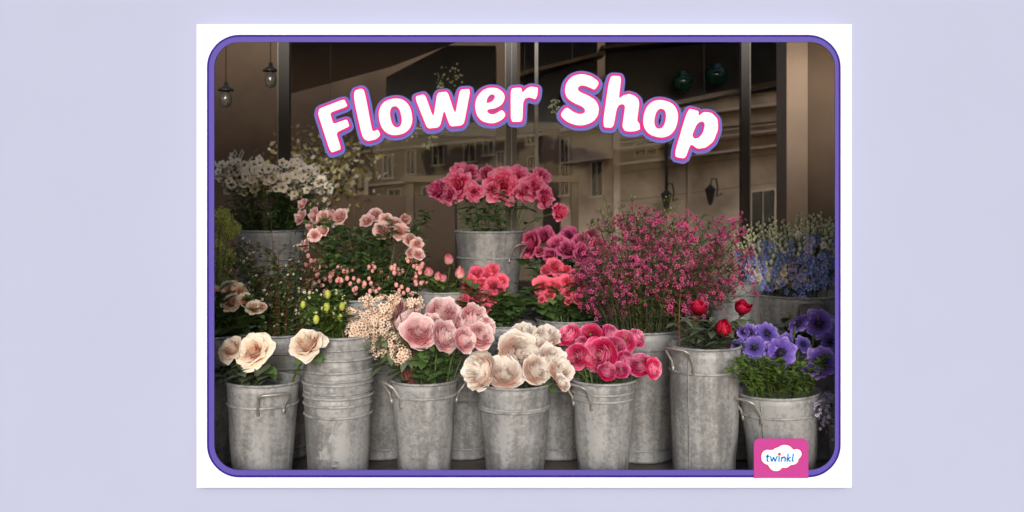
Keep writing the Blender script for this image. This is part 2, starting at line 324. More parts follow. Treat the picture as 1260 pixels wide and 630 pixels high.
# ---- title letters
def ell(cx, cy, rx, ry, tilt, n=28, p=2.3):
    o = []
    for k in range(n):
        a = 2*math.pi*k/n; x = rx*abs(math.cos(a))**(2/p)*math.copysign(1, math.cos(a)); y = ry*abs(math.sin(a))**(2/p)*math.copysign(1, math.sin(a))
        q = R(tilt); o.append((cx+x*math.cos(q)-y*math.sin(q), cy+x*math.sin(q)+y*math.cos(q)))
    return o
z1 = lambda p: zl(p, 380, 90, 5.25); z2 = lambda p: zl(p, 490, 80, 6.3); z3 = lambda p: zl(p, 580, 80, 6.3); z4 = lambda p: zl(p, 680, 80, 6.3); z5 = lambda p: zl(p, 770, 100, 5.25)
ch = chaikin
Lt = dict(Flower=[
 [ch(z1([(55,238),(232,170),(254,216),(140,258),(162,330),(250,300),(266,345),(180,386),(213,492),(145,516)]), 2, .1)],
 [ch(z1([(284,120),(354,97),(372,160),(410,368),(420,378),(450,364),(466,402),(440,427),(385,441),(358,425),(343,390)]), 2, .2)],
 [ell(487.2, 144, 20.2, 22.4, -10), ell(487.6, 144, 6.8, 13.2, -10)],
 [ch(z2([(130,248),(208,228),(275,412),(305,218),(384,208),(443,388),(480,193),(562,188),(512,452),(490,470),(415,478),(398,462),(357,350),(328,468),(308,486),(242,494),(222,480)]), 2, .12)],
 [ch(z3([(28,320),(42,252),(85,200),(140,177),(205,182),(248,215),(262,255),(242,305),(190,338),(118,348),(132,378),(170,388),(208,368),(238,348),(270,388),(235,430),(165,458),(85,440),(42,392)]), 2, .22), ch(z3([(117,300),(122,262),(145,232),(172,228),(186,248),(172,275),(148,292)]), 2, .2)],
 [ch(z3([(305,184),(386,178),(396,218),(425,186),(460,170),(516,178),(511,236),(497,268),(448,252),(415,262),(401,296),(395,441),(306,443)]), 2, .12)]],
 Shop=[
 [ch(z4([(362,138),(325,198),(290,178),(240,160),(205,165),(190,188),(207,212),(280,242),(332,277),(357,328),(350,392),(315,440),(250,468),(180,470),(100,437),(55,388),(105,325),(160,368),(212,385),(248,372),(250,345),(225,322),(150,290),(106,252),(92,205),(105,140),(150,90),(220,71),(295,88)]), 2, .2)],
 [ch([(749.8,93.8),(764.3,94.1),(760.8,122),(766.5,117.8),(773.7,116),(780,118),(785,122.5),(786,129),(783.2,149),(786.4,152.4),(787,159.5),(781,161.8),(773.5,162.2),(768.2,161),(765.4,156.2),(766.3,148),(768.8,131.5),(766.6,128.6),(761.8,129),(758.4,134),(754,157.7),(740.8,156.6)], 2, .14)],
 [ell(812.2, 146.4, 21, 22.8, 12), ell(811.7, 146.4, 6.9, 12.4, 10)],
 [ch(z5([(398,176),(467,195),(465,227),(500,200),(548,205),(588,245),(592,312),(562,390),(512,430),(460,437),(415,405),(379,502),(306,486)]), 2, .14), ch(z5([(455,275),(488,258),(508,275),(497,330),(472,365),(440,374),(423,352)]), 2, .2)]])
for word, lets in Lt.items():
    xs = [p[0] for l in lets for lp in l for p in lp]; ys = [p[1] for l in lets for lp in l for p in lp]
    h = .5; X0, X1, Y0, Y1 = min(xs)-9, max(xs)+9, min(ys)-9, max(ys)+11
    gx, gy = np.meshgrid(np.arange(X0, X1, h), np.arange(Y0, Y1, h))
    fs = [sdf(l, gx, gy) for l in lets]
    sign = tag(plate('title_word', [tobp(l) for l in contour(np.minimum.reduce([sdf([[(x, y+1.1) for x, y in lp] for lp in l], gx, gy) for l in lets]), X0, Y0, h, 5.5)], -.006, .006, M['tback']),
        f'raised white word reading {word} edged in magenta and periwinkle', 'sign', 'raised words of the title')
    for f in fs:
        lt = plate('letter', [tobp(l) for l in contour(f, X0, Y0, h, 0)], -.0125, -.0085, M['white'], sign)
        plate('letter_edge', [tobp(l) for l in contour(f, X0, Y0, h, 2.6)], -.0095, -.0055, M['mag'], lt)
    # two thin hanging wires up to the top of the board opening
    mb = MB(); top = P(0, 50, 0).z
    for X in ((lambda q: (q[0][0]+q[1][0]) / 2 if False else (min(xs)+14, max(xs)-16))(0)):
        zc = min((p for l in lets for lp in l for p in lp if abs(p[0]-X) < 8), key=lambda p: p[1])
        a = P(X, zc[1]+3, 0); mb.tube([(a.x, .003, a.z), (a.x, .003, top)], .0006, 4)
    mb.build('hanging_wire', M['iron'], sign)
# ================================================================ SHOP FRONT
GY = 1.95
def pbox(mb, X0, Y0, X1, Y1, y, th, m=0):
    a = P(X0, Y0, y); b = P(X1, Y1, y)
    mb.box(((a.x+b.x)/2, y+th/2, (a.z+b.z)/2), (abs(b.x-a.x), th, abs(a.z-b.z)), m)
sf = root('shop_window', (0, GY, 0), 'large dark-framed shop window behind the flower buckets', 'shop window')
def sfp(name, boxes, m_, smooth=False, parent=None):
    mb = MB()
    for c, dd in boxes: mb.box((c[0], c[1]-GY, c[2]), dd)
    return mb.build(name, m_, parent or sf, smooth)
sfp('stall_riser', [((0, GY+.05, .25), (8.4, .12, .5))], M['black'])
sfp('sill', [((0, GY+.02, .52), (8.4, .2, .04))], M['frame'])
sfp('lintel', [((0, GY+.06, 2.55), (8.4, .16, .3))], M['frame'])
sfp('glass_pane', [((0, GY+.03, 1.47), (8.4, .006, 1.86))], GLASS)
for X0, X1, e in ((344, 357, -1), (623, 636, 0), (911, 921, 1)):
    a = P(X0, 0, GY).x; b = P(X1, 0, GY).x
    mu = sfp('mullion', [(((a+b)/2, GY+.0, 1.47), (b-a, .05, 1.858))], M['frame'])
    if e: q = a-.004 if e < 0 else b+.004; sfp('bright_bead', [((q, GY-.005, 1.47), (.008, .03, 1.857))], M['edge'], parent=mu)  # paler strip along the mullion edge
    else: sfp('bright_bead', [((a-.004, GY-.005, 1.47), (.006, .03, 1.857)), (((a+b)/2, GY-.028, 1.47), (.005, .006, 1.857)), ((P(660, 0, GY).x, GY+.0, 1.47), (.02, .02, 1.857))], M['edge'], parent=mu)
# cream script painted on the glass, mostly hidden by the white flowers
mb = MB()
def spath(pts, y, r): mb.tube([P(x, yy, y) - Vector((0, GY, 0)) for x, yy in pts], r, 5)
spath([(256,204),(262,206),(268,202),(274,199),(278,205),(284,206),(288,197),(291,188),(289,184),(286,190),(284,203),(290,206),(296,196),(300,187),(298,184),(295,190),(293,202),(298,207),(304,200),(311,193)], GY+.022, .0035)
mb.build('painted_script', M['cream'], sf)
# building above / beside the window
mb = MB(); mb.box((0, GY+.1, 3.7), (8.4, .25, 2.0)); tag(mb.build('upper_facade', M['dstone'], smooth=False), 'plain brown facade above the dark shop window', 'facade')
# room behind the glass: left, right, back walls and a ceiling that stops short so daylight falls on the far things
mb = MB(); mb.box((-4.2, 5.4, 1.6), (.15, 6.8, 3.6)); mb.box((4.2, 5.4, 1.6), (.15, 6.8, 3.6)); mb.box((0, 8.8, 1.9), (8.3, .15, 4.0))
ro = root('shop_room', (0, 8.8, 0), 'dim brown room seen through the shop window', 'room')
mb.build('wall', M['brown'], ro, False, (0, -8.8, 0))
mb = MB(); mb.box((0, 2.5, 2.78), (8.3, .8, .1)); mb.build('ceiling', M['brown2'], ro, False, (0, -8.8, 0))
def quadslab(mb, pts, y, th):
    a = [P(x, yy, y) for x, yy in pts]; b = [p+Vector((0, th, 0)) for p in a]; n = len(a)
    mb.add(a+b, [tuple(range(n)), tuple(range(2*n-1, n-1, -1))]+[(i, i+n, (i+1) % n+n, (i+1) % n) for i in range(n)])
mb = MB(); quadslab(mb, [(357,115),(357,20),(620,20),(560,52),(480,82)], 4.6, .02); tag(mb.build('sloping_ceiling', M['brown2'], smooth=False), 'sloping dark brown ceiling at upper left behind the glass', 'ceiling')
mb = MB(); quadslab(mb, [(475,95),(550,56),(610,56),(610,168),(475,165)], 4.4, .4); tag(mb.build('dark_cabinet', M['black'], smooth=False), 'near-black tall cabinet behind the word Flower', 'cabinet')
# shelves with glass vases
sh = root('wall_shelf', P(800, 160, 4.2), 'dark wooden wall shelves holding green glass vases', 'shelf')
for pts in ([(640,88),(745,62),(745,66),(640,93)], [(700,150),(970,96),(970,101),(700,156)], [(690,110),(760,88),(760,92),(690,115)], [(740,56),(905,40),(905,44),(740,60)]):
    mb = MB(); quadslab(mb, pts, 4.2, .3)
    o = mb.build('shelf_board', M['shelf'], sh, False); o.location = -Vector(sh.location)
for pts in ([(745,40),(752,40),(752,160),(745,160)], [(640,40),(735,40),(735,150),(640,165)], [(752,40),(965,40),(965,110),(900,118),(752,150)]):
    mb = MB(); quadslab(mb, pts, 4.55, .05); o = mb.build('back_panel', M['black'], sh, False); o.location = -Vector(sh.location)
def vase(X, Y, hpx, wpx, col, label):
    y = 4.35; s = S(y); b = P(X, Y, y); h = hpx/s; r = wpx/s/2
    mb = MB(); mb.lathe([(0, 0), (r*.5, 0), (r*.9, h*.25), (r, h*.5), (r*.85, h*.75), (r*.45, h*.88), (r*.55, h), (r*.45, h), (r*.35, h*.88), (0, h*.86)], 20)
    tag(mb.build('glass_vase', col, None, True, b), label, 'vase', 'glass vases on the wall shelf')
vase(840, 112, 24, 26, M['green_gl'], 'round green glass vase on the shelf, left of its twin')
vase(881, 105, 26, 28, M['green_gl'], 'round green glass vase on the shelf, right of its twin')
# pendants
for X, Yb, r_, lb in ((278, 112, 8, 'clear bulb pendant hanging lower at far left'), (333, 88, 8, 'clear bulb pendant hanging beside the left window post')):
    y = 3.2; s = S(y); b = P(X, Yb, y)
    t = root('pendant_lamp', b, lb, 'pendant lamp', 'pendant lamps inside the shop')
    mb = MB(); mb.tube([(0, 0, .02), (0, 0, 2.73-b.z)], .003, 5); mb.build('cord', M['iron'], t)
    mb = MB(); mb.lathe([(0, .06), (.012, .06), (.016, .03), (.05, .012), (.052, 0), (0, .004)], 18); mb.build('cap', M['iron'], t)
    mb = MB(); mb.lathe([(.02, 0), (.035, -.03), (.04, -.065), (.03, -.1), (.0, -.115)], 18); mb.build('bulb', M['bulb'], t)
# reflection of a pale stone building with cornices, built as solids behind the pane
def building(name, y, X0, X1, Y0, Y1, m_, wins, corn, label, slope=0, th=.3, trimm=None):
    rt = root(name, P((X0+X1)/2, Y1, y), label, 'building'); off = -Vector(rt.location); trimm = trimm or M['trim']
    def sk(X, Y): return Y + slope*(X-X0)
    mb = MB(); quadslab(mb, [(X0, sk(X0, Y0)), (X1, sk(X1, Y0)), (X1, Y1), (X0, Y1)], y, th); mb.build('wall', m_, rt, False).location = off
    for a, b, c, e in wins:
        mb = MB(); quadslab(mb, [(a, sk(a, c)), (b, sk(b, c)), (b, sk(b, e)), (a, sk(a, e))], y-.012, .01); wn = mb.build('window', M['void'], rt, False); wn.location = off
        mb = MB(); k = 1.6
        for q in ([(a-k, c-k), (b+k, c-k), (b+k, c), (a-k, c)], [(a-k, c), (a, c), (a, e), (a-k, e)], [(b, c), (b+k, c), (b+k, e), (b, e)], [(a-k*2, e), (b+k*2, e), (b+k*2, e+k*1.4), (a-k*2, e+k*1.4)], [((a+b)/2-.4, c), ((a+b)/2+.4, c), ((a+b)/2+.4, e), ((a+b)/2-.4, e)]):
            quadslab(mb, [(x, sk(x, yy)) for x, yy in q], y-.04, .04)
        fr = mb.build('window_frame', trimm, wn, False)
    for a, b, c, e, dp in corn:
        mb = MB(); quadslab(mb, [(a, sk(a, c)), (b, sk(b, c)), (b, sk(b, e)), (a, sk(a, e))], y-dp, dp-.002); mb.build('cornice', trimm if dp > .05 else m_, rt, False).location = off
    return rt, off
BY = 7.2
rt, off = building('reflected_stone_building', BY, 690, 1040, 128, 345, M['pstone'],
    [(728,741,205,246),(782,807,188,202),(690,699,172,240),(925,953,265,330),(812,833,150,163)],
    [(690,1040,158,161,.12),(757,1040,176,180,.05),(757,1040,190,193,.22),(757,1040,193,196,.10),(757,1040,209,212,.2),(757,1040,226,227.2,.008),(757,1040,238,239.2,.008),(757,1040,250,251.2,.008),(757,1040,262,263.2,.008),(690,757,200,202,.1),(755,763,160,330,.06),(846,851,196,330,.05),(704,708,130,330,.05),(690,1040,138,140,.1),(757,1040,183,184.5,.07)],
    'pale stone building with cornices reflected in the window at right, built behind the glass', slope=-.12)
for Y0_ in (163, 181.5, 197, 221, 238, 256):  # dark lines: masonry joints, plus shade painted in under the cornices
    mb = MB(); X0_ = 757 if Y0_ > 170 else 690; quadslab(mb, [(X0_, Y0_-.12*(X0_-690)), (1040, Y0_-42), (1040, Y0_-41.1), (X0_, Y0_+.9-.12*(X0_-690))], BY-.006, .004); mb.build('joint_and_shade_line', M['dstone'], rt, False).location = off
for k in range(11):   # balustrade
    mb = MB(); X = 975+k*6; quadslab(mb, [(X, 148), (X+2.6, 148), (X+2.6, 166), (X, 166)], BY-.3, .06); mb.build('baluster', M['trim'], rt, False).location = off
mb = MB(); quadslab(mb, [(970,143),(1040,141),(1040,146),(970,148)], BY-.33, .12); quadslab(mb, [(970,166),(1040,165),(1040,170),(970,171)], BY-.33, .12); mb.build('balustrade_rail', M['trim'], rt, False).location = off
building('reflected_terrace', 6.4, 440, 668, 150, 345, M['dstone'],
    [(472,482,195,222),(500,510,192,220),(533,545,188,212),(571,584,190,212),(595,607,182,206),(612,620,205,225),(648,658,170,198),(478,492,238,262),(520,532,238,262),(650,662,215,250)],
    [(440,668,186,189,.06),(560,668,160,162,.1),(560,668,165,167,.07),(440,668,228,231,.08)],
    'brown terrace house with small white-trimmed windows reflected in the glass, built behind it', slope=-.10, trimm=M['pstone'])  # mirrored terrace, set up as solid geometry behind the pane
for X_ in (486, 540, 590, 640):
    mb = MB(); quadslab(mb, [(X_, 140-(X_-440)*.1), (X_+12, 139-(X_-440)*.1), (X_+12, 152-(X_-440)*.1), (X_, 152-(X_-440)*.1)], 6.45, .2); tag(mb.build('reflected_chimney', M['dstone'], smooth=False), 'square brown chimney on the reflected terrace roof, '+{486: 'leftmost', 540: 'second from left', 590: 'third from left', 640: 'rightmost'}[X_], 'chimney')
mb = MB()
for k in range(9): quadslab(mb, [(384+k*8, 214), (389+k*8, 212), (389+k*8, 240), (384+k*8, 240)], 5.4, .05)
rt = root('pale_fence', P(410, 240, 5.4), 'row of pale upright pickets seen through the glass at left', 'fence'); mb.build('picket_row', M['pstone'], rt, False).location = -Vector(rt.location)
mb = MB(); quadslab(mb, [(360,240),(560,240),(560,400),(360,400)], 5.0, .3); tag(mb.build('low_wall', M['brown2'], smooth=False), 'plain brown low wall below the pale pickets', 'wall')
mb = MB(); quadslab(mb, [(968,20),(994,20),(994,350),(968,350)], 3.0, .25); tag(mb.build('stone_pilaster', M['post'], smooth=False), 'warm beige stone pilaster behind the right window pane', 'pilaster')
mb = MB(); quadslab(mb, [(994.5,20),(1060,20),(1060,350),(994.5,350)], 3.1, .2); tag(mb.build('beige_panel', M['brown'], smooth=False), 'muted brown wall panel right of the beige pilaster', 'panel')
mb = MB(); quadslab(mb, [(495,216),(713,216),(713,224),(495,224)], 2.9, .25)
tb = root('white_table', P(600, 330, 2.9), 'weathered pale timber table inside the window behind the pink roses', 'table'); off = -Vector(tb.location)
mb.build('table_top', M['dstone'], tb, False).location = off
for X in (500, 703):
    mb = MB(); quadslab(mb, [(X, 224), (X+9, 224), (X+9, 420), (X, 420)], 2.93, .06); mb.build('leg', M['dstone'], tb, False).location = off
# reflected lanterns, modelled as solids behind the glass
for X, Y, lb in ((820, 246, 'reflected dark iron lamp on a tall post before the stone building'), (874, 240, 'reflected dark iron wall lantern on a scrolled bracket')):
    y = BY-.6; b = P(X, Y, y); s = S(y)
    t = root('lantern', b, lb, 'lantern', 'dark lanterns reflected in the window')
    mb = MB(); mb.lathe([(0, 14/s), (2/s, 12/s), (7/s, 7/s), (6/s, 5/s), (3/s, -9/s), (1.5/s, -12/s), (0, -13/s)], 6); mb.build('lamp_body', M['iron'], t, False)
    mb = MB()
    if X < 850: mb.tube([(0, 0, 12/s), (0, 0, 75/s)], 2/s, 6)
    mb.tube([(0, 0, 12/s), (2/s, 0, 20/s), (7/s, 0, 20/s), (9/s, 0, 10/s), (8/s, 0, -2/s), (14/s, 0, 2/s)], 1.1/s, 5); mb.build('bracket', M['iron'], t)
# pale-leaved tree reflected in the glass, modelled as geometry behind it
tr = root('reflected_tree', P(400, 330, 5.2), 'pale-leaved tree reflected in the glass under the letter F', 'tree')
b = Vector(tr.location); r_ = random.Random(3)
tk = MB(); lf = MB()
limbs = []
for k in range(7):
    tip = P(r_.uniform(352, 470), r_.uniform(140, 215), 5.2+r_.uniform(-.3, .3))-b
    pts = bez((0, 0, 0), (tip.x*.2, tip.y*.3, tip.z*.6), tip, 8); tk.tube(pts, [.02*(1-i/9)+.003 for i in range(8)], 5); limbs.append(pts)
for k in range(1900):
    pts = r_.choice(limbs); p = pts[r_.randint(3, 7)]+Vector((r_.gauss(0, .14), r_.gauss(0, .15), r_.gauss(0, .11)))
    q = Quaternion((r_.gauss(0,1), r_.gauss(0,1), r_.gauss(0,1), r_.gauss(0,1))).normalized(); z = r_.uniform(.014, .038)
    g = r_.random(); lf.add([p+q @ Vector(v)*z for v in ((-1,0,0),(0,-.6,.2),(1,0,0),(0,.6,.2))], [(0,1,2,3)], 0, [g]*4)
tk.build('trunk', M['dstem'], tr); lf.build('crown', PM['ghost'], tr)
# pale blossom sprigs above the title, inside the shop
for X, Y, lb in ((555, 95, 'yellow-white blossom branch in the dark shop above the letter w'), (690, 105, 'yellow-white blossom branch in the dark shop left of the letter S'), (520, 150, 'yellow-white blossom branch low behind the letters o and w')):
    t = root('blossom_branch', P(X, Y+45, 3.9), lb, 'branch', 'blossom branches inside the shop'); a = MB(); bb = MB(); r_ = random.Random(X)
    for k in range(7):
        tip = Vector((r_.uniform(-.16, .16), r_.uniform(-.05, .05), r_.uniform(.1, .34))); a.tube(bez((0,0,0), (tip.x*.3, 0, tip.z*.7), tip, 5), .002, 4)
        for q in range(9):
            c = tip*r_.uniform(.75, 1.05)+Vector((r_.gauss(0, .02), r_.gauss(0, .02), r_.gauss(0, .02))); bb.ball(c, r_.uniform(.004, .009), 0, 5, 3)
    a.build('twigs', M['dstem'], t); bb.build('blossom', M['buds'], t)
# ================================================================ TIERED STAND
ST1, ST2 = .20, .50
def crate_step(name, x0, x1, y0, y1, z0, z1, label):
    t = root(name, ((x0+x1)/2, (y0+y1)/2, z0), label, 'wooden step'); W_ = x1-x0; Dp = y1-y0
    mb = MB(); n = 3
    for k in range(n): mb.box((0, -Dp/2+Dp*(k+.5)/n, z1-z0-.012), (W_, Dp/n-.008, .024))
    mb.build('top_boards', M['wood'], t, False)
    mb = MB(); mb.box((0, -Dp/2+.015, (z1-z0-.026)/2), (W_-.02, .02, z1-z0-.03)); mb.box((0, Dp/2-.015, (z1-z0-.026)/2), (W_-.02, .02, z1-z0-.03)); mb.build('riser', M['wood'], t, False)
crate_step('display_step', -1.75, 1.75, .98, 1.34, 0, ST1, 'low dark wooden display step under the middle buckets')
crate_step('display_bench', -1.75, 1.75, 1.36, 1.80, 0, ST2, 'tall dark wooden display bench under the highest buckets')
# ================================================================ BUCKETS
BK = {}
def bucket(key, cx, rimY, wpx, y, z0, label, taper=.80, bands=(.16,), foot=False, handles=(), tilt=0, seam=None, h=None, rimz=None):
    s = S(y); rz = rimz if rimz is not None else H+(235-rimY)/s; x = (cx-630)/s; r1 = wpx/s/2
    if h: z0 = rz-h
    h = rz-z0; r0 = r1*taper
    t = root('flower_bucket', (x, y, z0), label, 'bucket', 'galvanised flower buckets'); t.rotation_euler = (0, R(tilt), 0)
    rad = lambda z: r0+(r1-r0)*(z/h)**.85
    pr = [(0, .006), (r0, .006), (r0+.003, 0), (r0+.004, .012)]
    n = 14
    for k in range(n+1):
        z = .015+(h-.015)*k/n; pr.append((rad(z), z))
    pr += [(r1-.004, h), (rad(h*.72)-.004, h*.72), (0, h*.70)]
    mb = MB(); mb.lathe(pr, 56)
    # shallow dents in the sheet
    rr = random.Random(hash_(key)); ds = [(rr.uniform(0, 6.28), rr.uniform(.1, .8)*h, rr.uniform(.03, .08), rr.uniform(.002, .0055)) for _ in range(9)]
    vv = []
    for v in mb.v:
        a = math.atan2(v[1], v[0]); rr_ = math.hypot(v[0], v[1])
        if rr_ > r0*.8:
            dl = 0
            for da, dz, sg, am in ds:
                dd = ((math.atan2(math.sin(a-da), math.cos(a-da))*r1)**2+(v[2]-dz)**2)/sg**2; dl -= am*math.exp(-dd)
            dl += .0012*math.sin(2*a+da) ; k = (rr_+dl)/rr_; v = (v[0]*k, v[1]*k, v[2])
        vv.append(v)
    mb.v = vv; mb.build('body', ZINC, t)
    def ring(z, rr2, name):
        m2 = MB(); R0 = rad(z) if z < h else r1
        m2.lathe([(R0+rr2*1.15*math.cos(q)+.0012, z+rr2*1.25*math.sin(q)) for q in [2*math.pi*k/8 for k in range(8)]], 56, loop=True); m2.build(name, ZINC, t)
    ring(h-.001, .0042, 'rim')
    for bnd in bands: ring(h*(1-bnd), .0042, 'band')
    if foot: ring(h*.1, .003, 'band')
    if seam is not None:
        m2 = MB(); a = R(seam); m2.tube([((rad(z)+.0005)*math.cos(a), (rad(z)+.0005)*math.sin(a), z) for z in [h*k/6 for k in range(7)]], .003, 6); m2.build('seam', ZINC, t)
    for (ang, hb, up) in handles:      # bail handle: two lugs low on the band, wires rising to a grip held off the wall
        a = R(ang); m2 = MB(); zc = h*(1-hb); hw = .05
        def q(da, out, z): aa = a+da/r1; rr3 = rad(min(z, h))+out; return Vector((rr3*math.cos(aa), rr3*math.sin(aa), z))
        pts = [q(-hw, .003, zc-.03), q(-hw, .006, zc), q(-hw*.92, .034, zc+.036*up), q(-hw*.66, .044, zc+.046*up), q(hw*.66, .044, zc+.046*up), q(hw*.92, .034, zc+.036*up), q(hw, .006, zc), q(hw, .003, zc-.03)]
        m2.tube(pts, .0052, 7)
        for sg in (-1, 1): m2.tube([q(sg*hw, .002, zc-.038), q(sg*hw, .002, zc-.018)], .0065, 6)
        m2.build('handle', M['wire'], t)
    BK[key] = (Vector((x, y, rz)), r1, h, z0)
    return t
def hash_(s): return sum(ord(c)*(i*7+3) for i, c in enumerate(s))
FY, SY, TY, BY2 = .27, .76, 1.16, 1.58
bucket('F1', 322, 467, 88, FY, 0, 'front-row bucket at far left holding two cream garden roses', .78, (.20,), handles=((-62, .17, 1),), tilt=.8)
for k, (Y, cx) in enumerate(((483, 416.5), (467, 416), (452, 416.5), (437, 417), (411, 417))):
    bucket('F2' if k == 4 else 'F2n%d' % k, cx, Y, 84+k*.5, FY+.02, 0, ['bottom bucket of the tall nested stack at left', 'second bucket from the bottom of the nested stack', 'middle bucket of the nested stack', 'fourth bucket up in the nested stack', 'top bucket of the nested stack, holding green buds'][k], .82, (.20,) if k != 4 else (.11,), h=.40-.0004*k if k else None)
bucket('F3', 522, 466, 81, FY, 0, 'front-row bucket of mauve garden roses, handle at its left', .78, (.13,), handles=((-152, .13, 1.2), (28, .13, 1)))
bucket('F4', 633, 470, 91, FY-.02, 0, 'front-row bucket of white ranunculus with a thin double band', .74, (.20, .22))
bucket('F5', 742, 466, 79, FY, 0, 'front-row bucket of hot pink ranunculus', .76, (.10, .16), handles=((-140, .14, 1.2),))
bucket('F6', 867, 424, 87, FY+.02, 0, 'tall straight bucket with a seam holding red peony buds', .86, (.17,), handles=((-140, .10, 1.2),), seam=-128)
bucket('F7', 963, 481, 99, FY, 0, 'front-row bucket of violet anemones at the right', .76, (.20,), handles=((-150, .16, 1.2), (-8, .16, 1)), tilt=-2.5, seam=-130)
bucket('F8', 1062, 500, 90, FY-.03, 0, 'bucket of lilac blossom cut off by the right border', .8, (.2,))
bucket('S0', 262, 410, 92, SY-.08, 0, 'dim bucket of cream rosebuds at far left', .8, (.16,))
bucket('S1', 345, 408, 92, SY, 0, 'second-row bucket behind the cream garden roses at left', .8, (.14, .26), foot=True)
bucket('S2', 470, 425, 82, SY, 0, 'second-row bucket between the nested stack and the mauve roses', .84, (.2,), foot=True)
bucket('S3', 572, 420, 84, SY, 0, 'second-row bucket between the mauve roses and white ranunculus', .80, (.48, .2), foot=True)
bucket('S4', 688, 418, 86, SY, 0, 'second-row bucket between the white and hot pink ranunculus', .82, (.4, .2), foot=True)
bucket('S5', 790, 404, 94, SY-.04, 0, 'large second-row bucket holding the magenta waxflower', .80, (.13,), foot=True)
bucket('S6', 905, 430, 84, SY, 0, 'second-row bucket hidden behind the violet anemones', .8, (.2,))
bucket('S7', 1000, 425, 84, SY, 0, 'second-row bucket behind the anemones near the right border', .8, (.2,))
bucket('T1', 460, 366, 92, TY, ST1, 'middle-tier bucket of peach spray roses and pink berries', .8, (.14,))
bucket('T2', 546, 358, 62, TY, ST1, 'small middle-tier bucket of blush peony buds', .8, (.14,))
bucket('T5', 622, 398, 76, TY-.03, ST1, 'middle-tier bucket of coral spray roses, left one', .8, (.14,))
bucket('T6', 700, 392, 80, TY-.03, ST1, 'middle-tier bucket of coral spray roses, right one', .8, (.14,))
bucket('T3', 905, 345, 66, TY, ST1, 'plain middle-tier bucket between waxflower and delphiniums', .8, (.12,))
bucket('T4', 981, 361, 112, TY, ST1, 'wide middle-tier bucket of blue delphiniums', .82, (.3,), handles=((-92, .14, 1),))
bucket('B1', 333, 283, 82, BY2, ST2, 'top-tier bucket of white stocks at the left', .78, (.34, .42))
bucket('B2', 602, 284, 84, BY2, ST2, 'top-tier bucket of rose pink peony roses in the centre', .80, (.32,), handles=((-35, .28, 1.2),))
bucket('B3', 700, 338, 78, BY2-.02, ST2, 'top-tier bucket of dusky pink roses, half hidden', .8, (.2,))
# ================================================================ FLOWERS
def petals(mb, n, r, h, lean, W_, curl, ruf, a0, rg, m=0, nu=7, nv=6, z0=0, inner=.06, jit=.15, notch=.12):
    for k in range(n):
        a = a0+2*math.pi*k/n+rg.gauss(0, jit); p1, p2, p3 = rg.uniform(0, 6.3), rg.uniform(0, 6.3), rg.uniform(.8, 1.14); h_, r_ = h*p3, r*rg.uniform(.93, 1.07)
        vs = []; at = []
        for i in range(nv):
            v = i/(nv-1)
            for j in range(nu):
                u = j/(nu-1)*2-1; t = v*(1-notch*u**2-.14*u**4)
                ang = a+u*W_*(.3+.7*min(1, v*1.9))
                rho = inner*r_+r_*(1-inner)*math.sin(min(1, t*1.35)*math.pi/2)+lean*t*t
                z = z0+h_*t**1.15
                if t > .68: c = (t-.68)/.32; rho += curl*c**1.6; z -= abs(curl)*.75*c*c
                rho += ruf*math.sin(u*4.3+p1)*t**3; z += ruf*.9*math.sin(u*6.1+p2)*t**3
                vs.append((rho*math.cos(ang), rho*math.sin(ang), z)); at.append(t)
        mb.add(vs, [(i*nu+j, i*nu+j+1, (i+1)*nu+j+1, (i+1)*nu+j) for i in range(nv-1) for j in range(nu-1)], m, at)
def sepals(mb, m, rg, r=.5, n=5):
    mb.lathe([(0, -.22), (.12, -.2), (.2, -.08), (.24, .02)], 8, m)
    for k in range(n):
        a = 2*math.pi*k/n; c, s_ = math.cos(a), math.sin(a)
        mb.add([(c*.15-s_*.1, s_*.15+c*.1, -.03), (c*.15+s_*.1, s_*.15-c*.1, -.03), (c*r, s_*r, .02), (c*r*.95, s_*r*.95, .03)], [(0, 1, 2, 3)], m)
